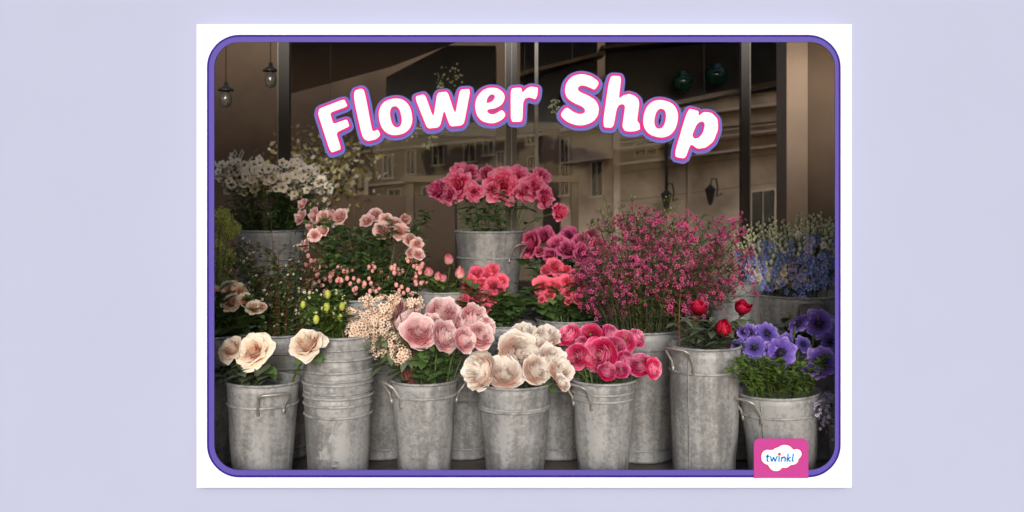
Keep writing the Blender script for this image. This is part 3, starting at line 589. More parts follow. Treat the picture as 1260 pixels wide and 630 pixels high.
def bloom(kind, seed):
    g = random.Random(seed); mb = MB()
    if kind == 'rose':
        for r, h, ln, W_, cu, n in ((.07,1.08,-.02,1.2,.02,3),(.15,1.06,0,1.0,.05,3),(.24,1.02,.02,.95,.08,4),(.34,.96,.04,.9,.12,5),(.45,.86,.08,.85,.16,5),(.57,.72,.12,.8,.2,6),(.70,.5,.16,.75,.22,6)):
            petals(mb, n, r, h, ln, W_, cu, .035, g.uniform(0, 6), g)
    elif kind == 'peony':
        for r, h, ln, W_, cu, n in ((.07,1.0,-.03,1.1,.02,3),(.14,1.0,0,.8,.06,4),(.22,.98,.02,.7,.09,5),(.31,.95,.03,.65,.12,6),(.40,.9,.05,.6,.15,6),(.50,.82,.07,.6,.19,7),(.60,.7,.10,.6,.23,7),(.70,.55,.13,.6,.26,7),(.8,.38,.14,.65,.26,7)):
            petals(mb, n, r, h, ln, W_, cu, .11, g.uniform(0, 6), g, jit=.25, nu=8, notch=.18)
    elif kind == 'ranunculus':
        for k in range(11):
            q = (k+.6)/11; r = .10+.84*q; h = .86+.1*math.sin(q*3)-.52*q*q
            petals(mb, 6, r, h, -.05*(1-q), .8, .02+.16*max(0, q-.6), .022+.03*q, g.uniform(0, 6), g, jit=.12, notch=.05)
        mb.ball((0, 0, .72), .10, 2, 10, 6)
    elif kind == 'cabbage':
        for k in range(13):
            q = (k+.6)/13; r = .08+.88*q; h = 1.02-.56*q*q
            petals(mb, 5, r, h, .03*q, .92, .03+.09*q*q, .04+.06*q, g.uniform(0, 6), g, jit=.3, notch=.08)
    elif kind == 'garden':
        for k in range(9):
            q = (k+.6)/9; r = .1+.62*q; h = 1.0-.5*q*q
            petals(mb, 5, r, h, .16*q, .85, .05+.3*q*q, .04+.05*q, g.uniform(0, 6), g, jit=.3, notch=.1)
    elif kind == 'small':
        for r, h, ln, W_, cu, n in ((.07,1.1,-.02,1.2,.02,3),(.16,1.08,0,1.0,.05,4),(.26,1.02,.03,.95,.09,4),(.38,.92,.06,.85,.13,5),(.52,.76,.10,.8,.18,6),(.68,.5,.14,.75,.22,6)):
            petals(mb, n, r, h, ln, W_, cu, .06, g.uniform(0, 6), g, nu=6, nv=5)
    elif kind == 'bud':
        for r, h, ln, W_, cu, n in ((.4,1.35,-.36,1.25,0,3),(.58,1.4,-.40,1.1,-.05,3),(.66,1.25,-.34,.9,.03,3)):
            petals(mb, n, r, h, ln, W_, cu, .02, g.uniform(0, 6), g, nu=6, nv=6)
    elif kind == 'tulip':
        for r, h, ln, W_, cu, n in ((.35,1.2,-.12,1.3,0,3),(.62,1.35,-.15,1.15,-.1,3),(.74,1.25,-.08,1.0,.1,4)):
            petals(mb, n, r, h, ln, W_, cu, .06, g.uniform(0, 6), g, nu=7, nv=7)
    elif kind == 'anemone':
        for n, r, h, W_ in ((6, .84, .36, .55), (6, 1.0, .22, .52)):
            petals(mb, n, r, h, .06, W_, .04, .09, g.uniform(0, 6), g, nu=8, inner=.1, notch=.22)
        mb.ball((0, 0, .12), .23, 2, 10, 6)
        for k in range(34):
            a = g.uniform(0, 6.3); rr = g.uniform(.24, .42); mb.ball((rr*math.cos(a), rr*math.sin(a), g.uniform(.12, .24)), .04, 2, 4, 3)
    sepals(mb, 1, g)
    return mb
MESH = {}; RAD = {}
def bloom_mesh(kind, pm, cen, var):
    k = (kind, pm, cen, var)
    if k not in MESH:
        b_ = bloom(kind, var*31+7); rs = sorted(math.hypot(v[0], v[1]) for v in b_.v); RAD[k] = rs[int(len(rs)*.96)]
        MESH[k] = b_.mesh(kind+'_bloom', [PM[pm], M['stem'], M[cen]])
    return MESH[k]
def leaf(mb, p, d_, up, L_, wd, droop=.3, m=0, n=5, fold=.25):
    d_ = d_.normalized(); sd = d_.cross(up)
    if sd.length < .01: sd = d_.cross(Vector((1, 0, 0)))
    sd.normalize(); nm = sd.cross(d_); vs = []
    for i in range(n):
        t = i/(n-1); c = p+d_*L_*t-Vector((0, 0, 1))*droop*L_*t*t; ww = wd*math.sin(math.pi*min(1, t*.92+.04))**.8 if i < n-1 else .0005
        vs += [c-sd*ww+nm*ww*fold, c, c+sd*ww+nm*ww*fold]
    mb.add(vs, [(i*3+j, i*3+j+1, i*3+j+4, i*3+j+3) for i in range(n-1) for j in range(2)], m)
ORD = ['first', 'second', 'third', 'fourth', 'fifth', 'sixth', 'seventh', 'eighth', 'ninth', 'tenth', 'eleventh', 'twelfth']
def face_of(px, g, up=.55, front=1.0, out=.6, jit=.34):
    return Vector((px[0]*out+g.gauss(0, jit), -front, up+g.gauss(0, .3))).normalized()
def orient(dv, g):
    return (dv.to_track_quat('Z', 'Y') @ Quaternion((0, 0, 1), g.uniform(0, 6.28)))
def stems_for(key, kind, pm, items, desc, where, cat, group, cen='gcen', leafm='leaf', stemm='stem', nleaf=2, leafL=.055, leafW=.016, depth=.16, up=.5, name=None, base_d=.10, nvar=4, rows=3, zs=1.0, srad=.0028, out=.7, jit=.34):
    """one thing per flower: stem from inside the bucket, bloom, leaves"""
    g = random.Random(hash_(key+kind+pm)); c, r1, h, z0 = BK[key]
    Ys = [i[1] for i in items]; y0, y1 = min(Ys), max(Ys)+.01
    order = sorted(items, key=lambda i: i[1]); n = len(order)
    rows = min(rows, max(1, n//3)); rn = {1: [''], 2: ['upper row', 'lower row'], 3: ['upper row', 'middle row', 'lower row']}[rows]
    lab = {}
    for rI in range(rows):
        part = sorted(order[rI*n//rows:(rI+1)*n//rows], key=lambda i: i[0])
        for q, it in enumerate(part):
            pos = 'leftmost' if q == 0 and len(part) > 1 else 'rightmost' if q == len(part)-1 and len(part) > 1 else ORD[q]+' from left' if len(part) > 1 else ''
            lab[it[:2]] = ', '.join(x for x in (desc, (pos+' in '+rn[rI]) if rn[rI] and pos else (pos or rn[rI]), where) if x)
    for it in items:
        X, Y, r = it[:3]; fd = it[3] if len(it) > 3 else None
        yy = c.y-depth/2+depth*(1-(Y-y0)/(y1-y0)) if y1-y0 > 1 else c.y-depth*.3
        p = P(X, Y, yy); s = S(yy); rw = r/s
        rel = ((p.x-c.x)/max(r1, .05), 0)
        dv = Vector(fd).normalized() if fd else face_of((rel[0]*.8,), g, up, 1.0, out, jit)
        if len(it) > 4: yy = it[4]; p = P(X, Y, yy); s = S(yy); rw = r/s
        hb = p-dv*rw*.5                          # calyx sits behind the face of the flower
        bx = c.x+max(-.7, min(.7, rel[0]*.5))*r1; by = c.y+g.uniform(-.5, .5)*r1*.6
        base = Vector((bx, by, c.z-base_d))
        rt = root(name or kind, base, lab[(X, Y)], cat, group)
        q = hb-dv*rw*.2-base; ctl = Vector((q.x*.45-dv.x*.02, q.y*.5+.02, q.z*.75 + .01))
        pts = bez((0, 0, 0), ctl, q, 9)
        mb = MB(); mb.tube(pts, srad, 6); mb.build('stem', M[stemm], rt)
        vr = g.randint(0, nvar-1); o = link('bloom', bloom_mesh(kind, pm, cen, vr), rt, hb-base); rd = RAD[(kind, pm, cen, vr)]/1.04; q_ = g.uniform(.85, 1.15)
        o.rotation_mode = 'QUATERNION'; o.rotation_quaternion = orient(dv, g); tg = (.72, 1.3) if kind in ('rose', 'small', 'peony', 'ranunculus') and rw*s < 16 and g.random() < .28 else (1, 1); o.scale = (rw/rd*tg[0], rw/rd*tg[0], rw/rd*zs*q_*tg[1])
        if nleaf:
            for k in range(nleaf):
                mb = MB(); i = g.randint(3, 7); pp = pts[i]; a = g.uniform(0, 6.28)
                dd = Vector((math.cos(a), math.sin(a)-.35, g.uniform(-.1, .7)))
                leaf(mb, pp, dd, Vector((0, 0, 1)), leafL*g.uniform(.7, 1.2), leafW*g.uniform(.8, 1.2), g.uniform(.2, .5)); mb.build('leaf', M[leafm], rt)
# --- top centre: rose pink peony roses
A = [(540,234,15.8),(561,228,16.7),(577,213,14.0),(566,212,10.2),(600,214,13.0),(620,227,19.5),(638,217,13.0),(583,236,10.2),(660,230,16.7),(672,243,12.1),(688,261,13.0),(648,236,11.2),(606,233,11.2),(668,216,10.2),(551,240,10.2)]
stems_for('B2', 'peony', 'hotrose', A, 'ruffled rose pink peony rose', 'top centre bucket', 'rose', 'rose pink peony roses in the top centre bucket', nleaf=2, leafm='dleaf', depth=.2, name='peony_rose', up=.35, leafL=.08, leafW=.022, base_d=.06)
A = [(652,301,15),(668,293,13),(684,302,13),(700,308,13),(697,292,12),(713,298,12),(728,291,11),(718,312,12),(735,305,11),(678,315,11),(664,309,9)]
stems_for('B3', 'rose', 'dusk', A, 'dusky pink rose', 'beside the magenta waxflower', 'rose', 'dusky pink roses right of the centre', nleaf=4, leafm='dleaf', name='dusky_rose', leafL=.08, leafW=.024, base_d=.05)
# --- middle: coral spray roses
A = [(586,336,8.8),(604,334,9.7),(578,350,9.7),(593,349,8.8),(607,352,10.6),(568,371,9.7),(617,346,7.9),(588,366,7.9),(606,368,7.9),(616,357,7.0),(597,378,6.2),(577,362,7.0),(598,340,7.0)]
stems_for('T5', 'small', 'spray', A, 'coral pink spray rose', 'left coral bunch', 'spray rose', 'coral spray roses in the left coral bunch', nleaf=4, name='spray_rose', leafL=.075, leafW=.026, depth=.14, up=.6, base_d=.04)
A = [(672,333,8.8),(683,328,9.7),(697,332,7.0),(668,352,10.6),(682,353,11.4),(697,347,8.8),(711,347,9.7),(675,362,7.9),(700,360,7.0),(714,366,9.7),(708,336,5.3),(666,368,4.4),(699,371,5.3)]
stems_for('T6', 'small', 'spray', A, 'coral pink spray rose', 'right coral bunch', 'spray rose', 'coral spray roses in the right coral bunch', nleaf=4, name='spray_rose', leafL=.075, leafW=.026, depth=.14, up=.6, base_d=.04)
# --- blush peony buds
A = [(553,323,5.8),(528,338,5.8),(546,344,5.0),(565,341,5.8),(538,344,4.3)]
stems_for('T2', 'bud', 'budp', A, 'blush tight peony bud', 'small middle bucket', 'peony bud', 'blush peony buds in the small bucket', nleaf=4, leafm='lleaf', name='peony_bud', up=1.6, leafL=.05, leafW=.014, base_d=.05)
# --- peach spray roses
A = [(372,251,6.3),(370,267,8.1),(386,265,8.1),(397,268,8.1),(408,264,8.1),(418,266,9.0),(398,285,8.1),(387,289,7.2),(376,302,9.0),(382,278,6.3)]
stems_for('T1', 'small', 'peach', A, 'pale peach spray rose', 'left end of the peach bunch', 'spray rose', 'peach spray roses left of the berries', nleaf=2, leafm='dleaf', name='spray_rose', leafL=.05, leafW=.018, depth=.2, base_d=.05)
A = [(451,271,8),(462,264,8),(476,271,8),(471,283,10),(486,275,9),(498,270,8),(493,285,9),(504,295,9),(513,300,7),(515,312,7),(506,311,6)]
stems_for('T1', 'small', 'peach', A, 'pale peach spray rose', 'right side of the peach bunch', 'spray rose', 'peach spray roses above the berries', nleaf=2, leafm='dleaf', name='spray_rose', leafL=.05, leafW=.018, depth=.22, base_d=.05, nvar=3)
# --- front: mauve roses, white and hot pink ranunculus
A = [(517,407,20.2),(549,414,17.5),(503,396,15.6),(484,380,13.8),(544,384,18.4),(572,400,13.8),(585,396,19.3),(572,418,13.8),(592,412,15.6),(600,400,11.0),(505,380,11.0),(530,395,11.0)]
stems_for('F3', 'cabbage', 'mauve', A, 'soft mauve pink garden rose', 'front mauve bucket', 'garden rose', 'mauve pink garden roses in the front', nleaf=3, leafm='leaf', name='garden_rose', leafL=.08, leafW=.024, depth=.24, up=.75, base_d=.10, srad=.0035)
A = [(590,455,22),(638,436,24),(620,458,21),(661,455,17),(682,443,19),(690,455,15),(645,412,15),(672,414,15),(662,424,14),(628,422,12),(693,470,10),(655,440,12)]
stems_for('F4', 'cabbage', 'cream', A, 'creamy white full ranunculus', 'front white bucket', 'ranunculus', 'creamy white ranunculus in the front', nleaf=1, name='white_ranunculus', depth=.22, up=.7, base_d=.10, srad=.0035, nvar=5)
A = [(739,437,20),(699,411,14),(727,412,13),(716,424,12),(710,438,14),(752,412,12),(768,420,14),(757,427,13),(771,443,15),(747,457,15),(788,449,14),(806,454,12),(784,415,11),(725,440,10),(764,455,10)]
stems_for('F5', 'ranunculus', 'hotran', A, 'hot pink layered ranunculus', 'front hot pink bucket', 'ranunculus', 'hot pink ranunculus in the front', nleaf=1, name='pink_ranunculus', depth=.2, up=.6, base_d=.10, srad=.0032)
# --- left: two cream garden roses, a single drooping one, cream buds behind
A = [(287,430,14.9),(311,431,18.6),(378,424,17.7,(-.3,-.8,.9),.085)]
stems_for('F1', 'garden', 'garden', A, 'large cream garden rose', 'front left bucket', 'garden rose', 'cream garden roses at the front left', nleaf=3, name='cream_garden_rose', leafL=.09, leafW=.032, depth=.1, up=.7, base_d=.12, srad=.0045, nvar=3)
A = [(267,362,9),(284,355,10),(296,358,9),(284,372,10),(303,369,8),(313,378,9),(322,378,7)]
stems_for('S0', 'small', 'garden', A, 'small cream rosebud', 'behind the front left bucket', 'rose', 'cream rosebuds at the left', nleaf=5, name='cream_rosebud', leafL=.09, leafW=.03, depth=.1, base_d=.04)
# --- red peony buds
A = [(859,384,10,(0,-.35,1)),(913,383,10,(.1,-.5,1)),(885,404,11,(.9,-.8,.1))]
stems_for('F6', 'tulip', 'red', A, 'crimson peony bud', 'tall straight bucket', 'peony bud', 'crimson buds above the tall bucket', nleaf=3, name='crimson_bud', stemm='rstem', leafm='gleaf', leafL=.09, leafW=.02, depth=.1, base_d=.1)
# --- violet anemones
A = [(963,436,19.4),(1010,443,19.4),(946,408,13.9),(928,427,13.0,(-.3,-1,.3)),(1010,398,17.6),(985,402,13.9,(.2,-.5,-.4)),(905,427,11.1,(-.9,-.6,.5)),(927,407,10.1),(913,409,8.4),(965,418,10.1),(990,422,10.1),(893,411,8.4),(945,428,9.2),(1022,420,11.1),(998,459,11.1,(0,-.6,-.5)),(902,438,7.4)]
stems_for('F7', 'anemone', 'violet', A, 'violet anemone with dark eye', 'front right bucket', 'anemone', 'violet anemones at the front right', cen='dcen', nleaf=0, name='anemone', depth=.2, up=.3, jit=.55, base_d=.1, srad=.004, stemm='stem')
# ---------------------------------------------------------------- sprays
def floret(mb, c, d_, r, g, n=5, m=0, cup=.35, cm=None, pw=.62):
    q = orient(d_, g); vs = []; at = []
    for k in range(n):
        a = 2*math.pi*k/n; A_, B_ = math.cos(a), math.sin(a)
        for (rr, sd, z, t) in ((.12, 0, 0, .1), (.62, pw*.55, cup*.55, .6), (1, 0, cup*.9, 1), (.62, -pw*.55, cup*.55, .6)):
            vs.append(c+q @ Vector((rr*A_-sd*B_, rr*B_+sd*A_, z))*r); at.append(t)
    mb.add(vs, [tuple(range(k*4, k*4+4)) for k in range(n)], m, at)
    if cm is not None: mb.ball(c+q @ Vector((0, 0, r*.1)), r*.22, cm, 5, 3)
def spray_thing(name, key, tipP, label, cat, group, fl, g, stemm='stem', leafm='leaf', twigs=6, twl=.05, nfl=3, fr=.009, lfn=14, lL=.014, lW=.004, start=.45, petn=5, cen=None, kind='floret', base_d=.06, bend=.3, cluster=.012, leafstart=.3, pw=.62):
    c, r1, h, z0 = BK[key]; tip = tipP; rx = max(-.75, min(.75, (tip.x-c.x)/r1*.45)); ry = max(-.75, min(.75, (tip.y-c.y)/r1*.45))
    base = Vector((c.x+rx*r1, c.y+ry*r1, c.z-base_d)); q = tip-base
    rt = root(name, base, label, cat, group)
    pts = bez((0, 0, 0), (q.x*bend, q.y*bend, q.z*.6), q, 12)
    sm = MB(); sm.tube(pts, [.0022*(1-.6*i/11) for i in range(12)], 5); lm = MB(); fm_ = MB()
    def along(t): f_ = t*11; i = min(10, int(f_)); return pts[i].lerp(pts[i+1], f_-i)
    ends = []
    for k in range(twigs):
        t = start+(1-start)*(k+g.random()*.6)/twigs; p = along(min(1, t)); a = g.uniform(0, 6.28)
        d_ = Vector((math.cos(a), math.sin(a)-.25, g.uniform(.5, 1.4))).normalized(); e = p+d_*twl*g.uniform(.6, 1.2)
        sm.tube([p, p.lerp(e, .5)+Vector((0, 0, -.003)), e], .0011, 4, cap=False); ends.append((e, d_, t))
    ends.append((pts[-1], Vector((0, -.3, 1)), 1))
    for e, d_, t in ends:
        for k in range(nfl):
            cc = e+Vector((g.gauss(0, cluster), g.gauss(0, cluster), g.gauss(0, cluster))); dd = Vector((g.gauss(0, .6), -1+g.gauss(0, .4), g.uniform(-.1, 1))).normalized()
            sm.tube([e-d_*.01, cc-dd*fr*.3], .0008, 3, cap=False)
            if kind == 'floret': floret(fm_, cc, dd, fr*g.uniform(.75, 1.2), g, petn, 0, g.uniform(.15, .8), 1, pw)
            elif kind == 'berry': fm_.ball(cc, fr*g.uniform(.85, 1.1), 0, 8, 6, (1, 1, 1.2))
            elif kind == 'bud': fm_.ball(cc, fr*g.uniform(.6, 1.2), 0, 5, 4, (1, 1, 1.4))
    for k in range(lfn):
        t = leafstart+(1-leafstart)*g.random(); p = along(t) if g.random() < .5 or not ends else g.choice(ends)[0]-Vector((0, 0, g.random()*twl*.6))
        a = g.uniform(0, 6.28); leaf(lm, p, Vector((math.cos(a), math.sin(a), g.uniform(-.1, .9))), Vector((0, 0, 1)), lL*g.uniform(.6, 1.3), lW*g.uniform(.7, 1.2), .2, n=4)
    sm.build('stem', M[stemm], rt)
    if fm_.v: fm_.build('blossom' if kind != 'berry' else 'berries', [fl, M[cen or 'ycen']], rt)
    if lm.v: lm.build('leaves', M[leafm], rt)
    return rt
def bunch(n, seed, region, y, fn):
    g = random.Random(seed); pts = []
    for k in range(n):
        X, Y = region(g, k, n); yy = y+g.uniform(-.13, .13); pts.append((X, Y, yy))
    xs = sorted(p[0] for p in pts); ys = sorted(p[1] for p in pts)
    for k, (X, Y, yy) in enumerate(pts):
        ix = min(4, int(5*xs.index(X)/n)); iy = int(2*ys.index(Y)/n)
        o = fn(g, P(X, Y, yy), k)
        if n > 10: o['label'] += ', '+('high', 'low')[iy]+' '+('at its left edge', 'left of its middle', 'at its middle', 'right of its middle', 'at its right edge')[ix]
# magenta waxflower
def regw(g, k, n):
    X = 705+(930-705)*(k+g.random())/n; top = 262+14*math.sin((X-700)/22)+max(0, (X-895))*.55+max(0, 735-X)*.5
    return X, top+g.random()**1.0*100
bunch(74, 11, regw, SY+.08, lambda g, p, k: spray_thing('waxflower_sprig', 'S5', p, 'magenta waxflower sprig in the large airy bunch', 'flower sprig', 'waxflower sprigs in the large bunch', PM['wax'], g, 'dstem', 'oleaf', twigs=6, twl=.055, nfl=4, fr=.0104, lfn=60, lL=.024, lW=.0026, start=.45, cen='dstem', cluster=.017, leafstart=.15))
bunch(14, 12, lambda g, k, n: (735+100*(k+g.random())/n, 240+25*g.random()), SY+.18, lambda g, p, k: spray_thing('green_sprig', 'S5', p, 'thin olive green sprig rising above the waxflower', 'sprig', 'olive sprigs above the waxflower', PM['lime'], g, 'oleaf', 'oleaf', twigs=5, twl=.03, nfl=1, fr=.003, lfn=40, lL=.024, lW=.002, start=.6, kind='bud'))
# wispy greenery with tiny white flowers at left
def rega(g, k, n): return 278+118*(k+g.random())/n, 298+82*g.random()
bunch(48, 21, rega, SY+.05, lambda g, p, k: spray_thing('wispy_sprig', 'S1', p, 'wispy green sprig dotted with tiny white flowers at the left', 'sprig', 'wispy sprigs in the left bucket', PM['whitef'], g, ['rstem', 'dstem'][k % 2], ['oleaf', 'wleaf', 'leaf'][k % 3], twigs=8, twl=.05, nfl=(1 if k % 2 else 0), fr=.0065, lfn=130, lL=.021, lW=.0075, start=.2, cluster=.012, cen='gcen', leafstart=.05))
tp = P(333, 262, SY+.22); g = random.Random(5)
spray_thing('climbing_tendril', 'S1', tp, 'single leafy tendril rising across the top left bucket', 'sprig', None, PM['whitef'], g, 'rstem', 'leaf', twigs=1, twl=.02, nfl=1, fr=.003, lfn=26, lL=.03, lW=.008, start=.9, leafstart=.1)
# white stocks on top left
def regs(g, k, n):
    X = 266+136*(k+g.random())/n; return X, 206+(max(0, X-370)*.5)+24*g.random()**1.2
bunch(34, 31, regs, BY2-.05, lambda g, p, k: spray_thing('white_stock', 'B1', p, 'white stock stem in the top left bucket', 'flower stem', 'white stock stems in the top left bucket', PM['whitef'], g, 'stem', 'leaf', twigs=4, twl=.045, nfl=2, fr=.026, pw=.95, lfn=34, lL=.05, lW=.009, start=.72, cluster=.017, cen='gcen', leafstart=.1))
# pink hypericum berries
BP = [(379,322),(388,331),(400,325),(396,342),(408,337),(385,345),(415,348),(420,335),(432,350),(440,356),(455,328),(462,342),(452,352),(466,355),(478,345),(486,330),(495,336),(505,345),(511,335),(517,350),(487,351),(499,358),(385,357),(405,356),(520,325),(508,322),(470,322)]
for k, (X, Y) in enumerate(BP):
    g = random.Random(400+k); spray_thing('berry_stem', 'T1', P(X, Y, TY-.12+.08*(k % 3)), 'stem of pink hypericum berries, '+['leftmost', 'left of the middle', 'middle', 'right of the middle', 'rightmost'][min(4, max(0, (X-375)//29))]+' part of the peach bunch', 'berry stem', 'pink berry stems in the peach bunch', PM['berry'], g, 'dstem', 'dleaf', twigs=2, twl=.03, nfl=2, fr=.0098, lfn=9, lL=.04, lW=.011, start=.8, kind='berry', cluster=.013)
# guelder / viburnum cream clusters in the mauve bucket
VB = [(470,378,15),(484,368,9),(455,392,17),(440,408,17),(470,400,18),(480,420,14),(492,436,13),(432,388,11),(462,428,13),(510,372,11),(500,412,8),(450,372,9)]
for k, (X, Y, r) in enumerate(VB):
    g = random.Random(500+k); yy = FY-.02+.02*(k % 3); s = S(yy); c = P(X, Y, yy)
    base = Vector((BK['F3'][0].x-.04, FY, BK['F3'][0].z-.1)); rt = root('viburnum_cluster', base, 'cream viburnum cluster beside the mauve roses, '+ORD[sum(1 for v in VB if (v[0], v[1]) < (X, Y))]+' from the left', 'blossom cluster', 'cream viburnum clusters in the mauve bucket')
    q = c-base; mb = MB(); mb.tube(bez((0, 0, 0), (q.x*.4, .03, q.z*.8), q, 8), .0022, 5); mb.build('stem', M['rstem'], rt)
    mb = MB(); n = int(r*r*.28)
    for j in range(n):
        d_ = Vector((g.gauss(0, 1), g.gauss(0, 1)-.6, g.gauss(0, 1)+.1)).normalized(); cc = q+Vector((d_.x*1.05, d_.y, d_.z))*r/s*g.uniform(.75, 1.1); floret(mb, cc, d_, .0125*g.uniform(.8, 1.15), g, 5, 0, .3, 1)
    mb.build('blossom', [PM['vib'], M['oleaf']], rt)
    mb = MB()
    for j in range(3): a = g.uniform(2, 5); leaf(mb, q*.7, Vector((math.cos(a), -.4, g.uniform(-.3, .4))), Vector((0, 0, 1)), .075, .016, .4)
    mb.build('leaves', M['gleaf'], rt)
# lime guelder balls far left
for k, (X, Y, r, lb) in enumerate([(272,268,14,'lime green guelder ball highest at the far left'), (283,282,13,'lime green guelder ball just below the highest at left'), (268,325,15,'lime green guelder ball lowest at the far left'), (284,318,13,'lime green guelder ball right of the lowest at left'), (268,298,12,'lime green guelder ball in the middle at far left'), (276,345,10,'small lime guelder ball just above the cream rosebuds')]):
    g = random.Random(600+k); yy = TY-.1; s = S(yy); c = P(X, Y, yy); cb = BK['S0'][0]; base = Vector((cb.x+.02, cb.y, cb.z-.05)); q = c-base
    rt = root('guelder_ball', base, lb, 'blossom', 'lime guelder balls at the far left'); mb = MB(); mb.tube(bez((0, 0, 0), (q.x*.4, q.y*.3, q.z*.7), q, 8), .0025, 5); mb.build('stem', M['stem'], rt)
    mb = MB()
    for j in range(int(r*r*.75)):
        d_ = Vector((g.gauss(0, 1), g.gauss(0, 1)-.4, g.gauss(0, 1))).normalized(); floret(mb, q+d_*r/s*g.uniform(.7, 1.08), d_, .0095, g, 4, 0, .3, 1)
    mb.build('blossom', [PM['lime'], M['oleaf']], rt)
# green buds in the nested stack
def regb(g, k, n): return 378+48*g.random(), 362+34*g.random()
bunch(44, 41, regb, FY+.02, lambda g, p, k: spray_thing('green_bud_stem', 'F2', p, 'bushy green stem with pale buds above the nested stack', 'flower stem', 'green bud stems in the nested stack', M['buds'] , g, 'stem', 'lleaf', twigs=2, twl=.02, nfl=1, fr=.006, lfn=46, lL=.036, lW=.011, start=.8, kind='bud', cluster=.006, base_d=.03, leafstart=.1))
for k, (X, Y) in enumerate([(403,362),(373,375),(402,378),(418,391),(389,393),(421,377)]):
    g = random.Random(700+k); spray_thing('green_bud_stem', 'F2', P(X, Y, FY-.1), 'plump yellow-green bud on a short stem above the nested stack', 'flower stem', 'plump buds in the nested stack', PM['lime'], g, 'stem', 'lleaf', twigs=0, nfl=1, fr=.0115, lfn=8, lL=.03, lW=.006, kind='bud', cluster=.001, base_d=.03)
# delphiniums
def regd(g, k, n):
    X = 898+134*(k+g.random())/n; return X, (258 if X > 940 else 274-(X-898)*.2)+34*g.random()
g = random.Random(51)
for k in range(40):
    X, Y = regd(g, k*1.0, 40); yy = TY+g.uniform(-.14, .16); tip = P(X, Y, yy); c, r1, h, z0 = BK['T4']
    base = Vector((c.x+max(-.8, min(.8, (tip.x-c.x)/r1*.6))*r1, c.y+g.uniform(-.4, .4)*r1, c.z-.05)); q = tip-base
    rt = root('delphinium_spike', base, 'blue and greenish white delphinium spike, '+['leftmost part', 'left of middle', 'middle', 'right of middle', 'rightmost part'][k*5//40]+' of the right bunch', 'flower spike', 'delphinium spikes in the right bucket')
    pts = bez((0, 0, 0), (q.x*.4, q.y*.4, q.z*.6), q, 12); sm = MB(); sm.tube(pts, .0022, 5); sm.build('stem', M['stem'], rt)
    fb = MB(); bb = MB(); lm = MB(); nf = 27
    for j in range(nf):
        t = .22+.78*j/nf; i = min(10, int(t*11)); p = pts[i].lerp(pts[i+1], t*11-i); a = j*2.4+g.random()
        d_ = Vector((math.cos(a), math.sin(a)-.4, .25)).normalized(); sz = .016*(1-t)+.007
        if t < .72 and g.random() < .85: floret(fb, p+d_*.02*(1.25-t), d_, sz*1.55*g.uniform(.9, 1.25), g, 5, 0 if (k+j) % 3 else 1, .35, 2, pw=.8)
        else: bq = p+d_*(.010+.016*(1-t)+.006*g.random())+Vector((0, 0, .006)); sz = sz*g.uniform(.7, 1.05); fb.ball(bq, sz*.8, 2, 6, 4, (1, 1, 1.3)); fb.tube([p, bq], .0009, 3, 2, False)
        if t < .5: leaf(lm, p, Vector((math.cos(a+1), math.sin(a+1), .5)), Vector((0, 0, 1)), .04, .004, .3, n=4)
    fb.build('florets', [PM['blue'], PM['whitef'] if k % 2 else PM['lilac'], M['buds']], rt)
    if lm.v: lm.build('leaves', M['dleaf'], rt)
mb_ = random.Random(9)
for k, (X, Y) in enumerate([(988,366),(994,352),(981,352),(1008,350),(960,350)]):
    spray_thing('blue_delphinium', 'T4', P(X, Y, TY-.16), 'bright blue delphinium floret group low over the bucket rim', 'flower spike', 'low blue florets', PM['blue'], mb_, 'stem', 'dleaf', twigs=2, twl=.02, nfl=2, fr=.015, lfn=4, start=.5)
# lilac blossom bottom right
bunch(16, 61, lambda g, k, n: (1003+28*g.random(), 490+45*g.random()), FY-.03, lambda g, p, k: spray_thing('lilac_sprig', 'F8', p, 'pale lilac blossom sprig at the lower right border', 'flower sprig', 'lilac sprigs at the lower right', PM['lilac'], g, 'dstem', 'leaf', twigs=3, twl=.025, nfl=3, fr=.0085, lfn=6, lL=.03, lW=.006, start=.6))
# feathery anemone collar
def collar(g, k, n): return 895+125*(k+g.random())/n, 436+28*g.random()
bunch(30, 71, collar, FY-.06, lambda g, p, k: spray_thing('feathery_leaf_stem', 'F7', p, 'feathery green anemone leaf under the violet flowers', 'leaf stem', 'feathery leaves in the anemone bucket', PM['lime'], g, 'stem', 'lleaf', twigs=5, twl=.02, nfl=0, lfn=44, lL=.032, lW=.0085, start=.5, leafstart=.3, base_d=.05))
# leafy filler stems
def filler(key, n, reg, y, leafm, L_, W_, desc, seed, grp, lfn=9, twl=.04, stemm='dstem', base_d=.05):
    g = random.Random(seed); n = max(4, int(n*.54)); lfn = int(lfn*2.1)
    for k in range(n):
        X, Y = g.uniform(reg[0], reg[2]), g.uniform(reg[1], reg[3])
        spray_thing('leafy_stem', key, P(X, Y, y+g.uniform(-.1, .1)), desc+', '+['upper', 'lower'][Y > (reg[1]+reg[3])/2]+' '+['left side', 'left of middle', 'right of middle', 'right side'][min(3, int(4*(X-reg[0])/(reg[2]-reg[0])))], 'leafy stem', grp, PM['lime'], g, stemm, leafm, twigs=6, twl=twl*1.15, nfl=0, lfn=lfn, lL=L_, lW=W_, start=.3, leafstart=.15, base_d=base_d)
filler('B2', 14, (555,238,665,274), BY2, 'leaf', .065, .014, 'dark leafy stem under the rose pink peony roses', 81, 'dark leafy stems in the top centre bucket', stemm='stem')
filler('B3', 12, (650,300,740,335), BY2, 'dleaf', .07, .02, 'dark leafy stem under the dusky pink roses', 82, 'leafy stems in the dusky rose bucket')
filler('B1', 54, (275,225,400,268), BY2, 'leaf', .06, .008, 'dark narrow-leaved stem under the white stocks', 83, 'leafy stems in the top left bucket', lfn=16)
filler('T1', 85, (368,258,524,358), TY+.03, 'leaf', .05, .015, 'dark leafy stem among the peach spray roses', 84, 'leafy stems in the peach bunch', lfn=22)
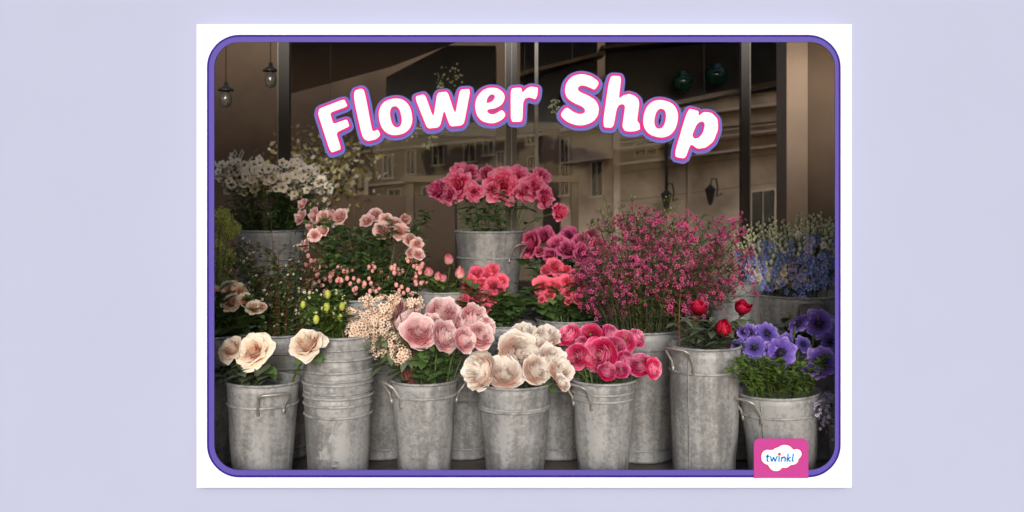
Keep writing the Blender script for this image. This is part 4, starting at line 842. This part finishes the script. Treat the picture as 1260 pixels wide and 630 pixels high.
filler('T5', 34, (565,345,655,398), TY-.04, 'leaf', .08, .03, 'broad-leaved green stem under the left coral roses', 85, 'leafy stems in the left coral bunch', lfn=6, base_d=.03)
filler('T6', 34, (645,345,728,402), TY-.04, 'leaf', .08, .028, 'broad-leaved green stem under the right coral roses', 86, 'leafy stems in the right coral bunch', lfn=6, base_d=.03)
filler('S0', 34, (262,345,325,400), SY-.04, 'leaf', .08, .026, 'broad-leaved stem under the cream rosebuds', 87, 'leafy stems with the cream rosebuds', lfn=6)
filler('F3', 26, (470,425,575,456), FY-.03, 'leaf', .06, .02, 'green leafy stem under the mauve roses', 88, 'leafy stems in the mauve bucket', lfn=6, twl=.03)
filler('F1', 16, (265,436,335,464), FY-.04, 'gleaf', .08, .026, 'grey-green leafy stem under the two cream garden roses', 89, 'leafy stems in the front left bucket', lfn=5, twl=.03)
filler('F6', 18, (835,395,905,420), FY+.02, 'gleaf', .07, .014, 'grey-green leafy stem between the crimson buds', 90, 'leafy stems in the tall bucket', lfn=6, twl=.03)
filler('F5', 16, (700,430,790,460), FY+.02, 'leaf', .05, .014, 'short green stem under the hot pink ranunculus', 91, 'leafy stems in the hot pink bucket', lfn=5, twl=.02, stemm='stem')
filler('F4', 16, (592,430,690,462), FY+.04, 'leaf', .05, .014, 'short green stem under the white ranunculus', 92, 'leafy stems in the white bucket', lfn=5, twl=.02, stemm='stem')
filler('S5', 70, (715,270,915,385), SY+.02, 'oleaf', .04, .005, 'dark needle-leaved stem low in the waxflower bunch', 93, 'needle-leaved stems in the waxflower bunch', lfn=34, twl=.08)
filler('T4', 30, (920,285,1030,350), TY+.02, 'leaf', .06, .008, 'dark leafy stem among the delphiniums', 94, 'leafy stems with the delphiniums', lfn=14)
filler('S6', 12, (885,400,930,425), SY, 'dleaf', .06, .02, 'dark leafy stem behind the crimson buds', 95, 'dark leafy stems in the hidden bucket', lfn=8)
filler('S7', 12, (960,395,1025,420), SY, 'dleaf', .06, .02, 'dark leafy stem behind the violet anemones', 96, 'dark leafy stems behind the anemones', lfn=8)
filler('B3', 10, (640,318,680,372), TY+.1, 'leaf', .09, .03, 'broad green leaves hanging left of the right coral roses', 97, 'broad leaves between the coral bunches', lfn=5)
filler('T2', 12, (515,340,575,356), TY-.05, 'lleaf', .05, .014, 'bright leafy stem among the blush buds', 98, 'bright leaves in the small bucket', lfn=8)
filler('S5', 24, (722,256,905,300), SY+.2, 'oleaf', .035, .006, 'olive leafy stem behind the magenta blossoms', 103, 'olive leafy stems behind the waxflower', lfn=20, twl=.06)
# thin red shoot in the tall bucket
g = random.Random(99); c = BK['F6'][0]
rt = root('red_shoot', (c.x-.09, c.y, c.z-.08), 'thin red-brown shoot with olive leaves left of the crimson bud', 'sprig'); tip = P(837, 362, c.y)-Vector(rt.location)
mb = MB(); mb.tube(bez((0, 0, 0), (tip.x-.01, 0, tip.z*.5), tip, 8), .0026, 6); mb.build('stem', M['rstem'], rt)
mb = MB()
for j in range(4): leaf(mb, tip*(1-.04*j), Vector((g.uniform(-.6, .4), -.2, .8)), Vector((1, 0, 0)), .05, .006, .1)
mb.build('leaves', M['oleaf'], rt)
print('objects', len(bpy.data.objects), 'verts', sum(len(m_.vertices) for m_ in bpy.data.meshes))
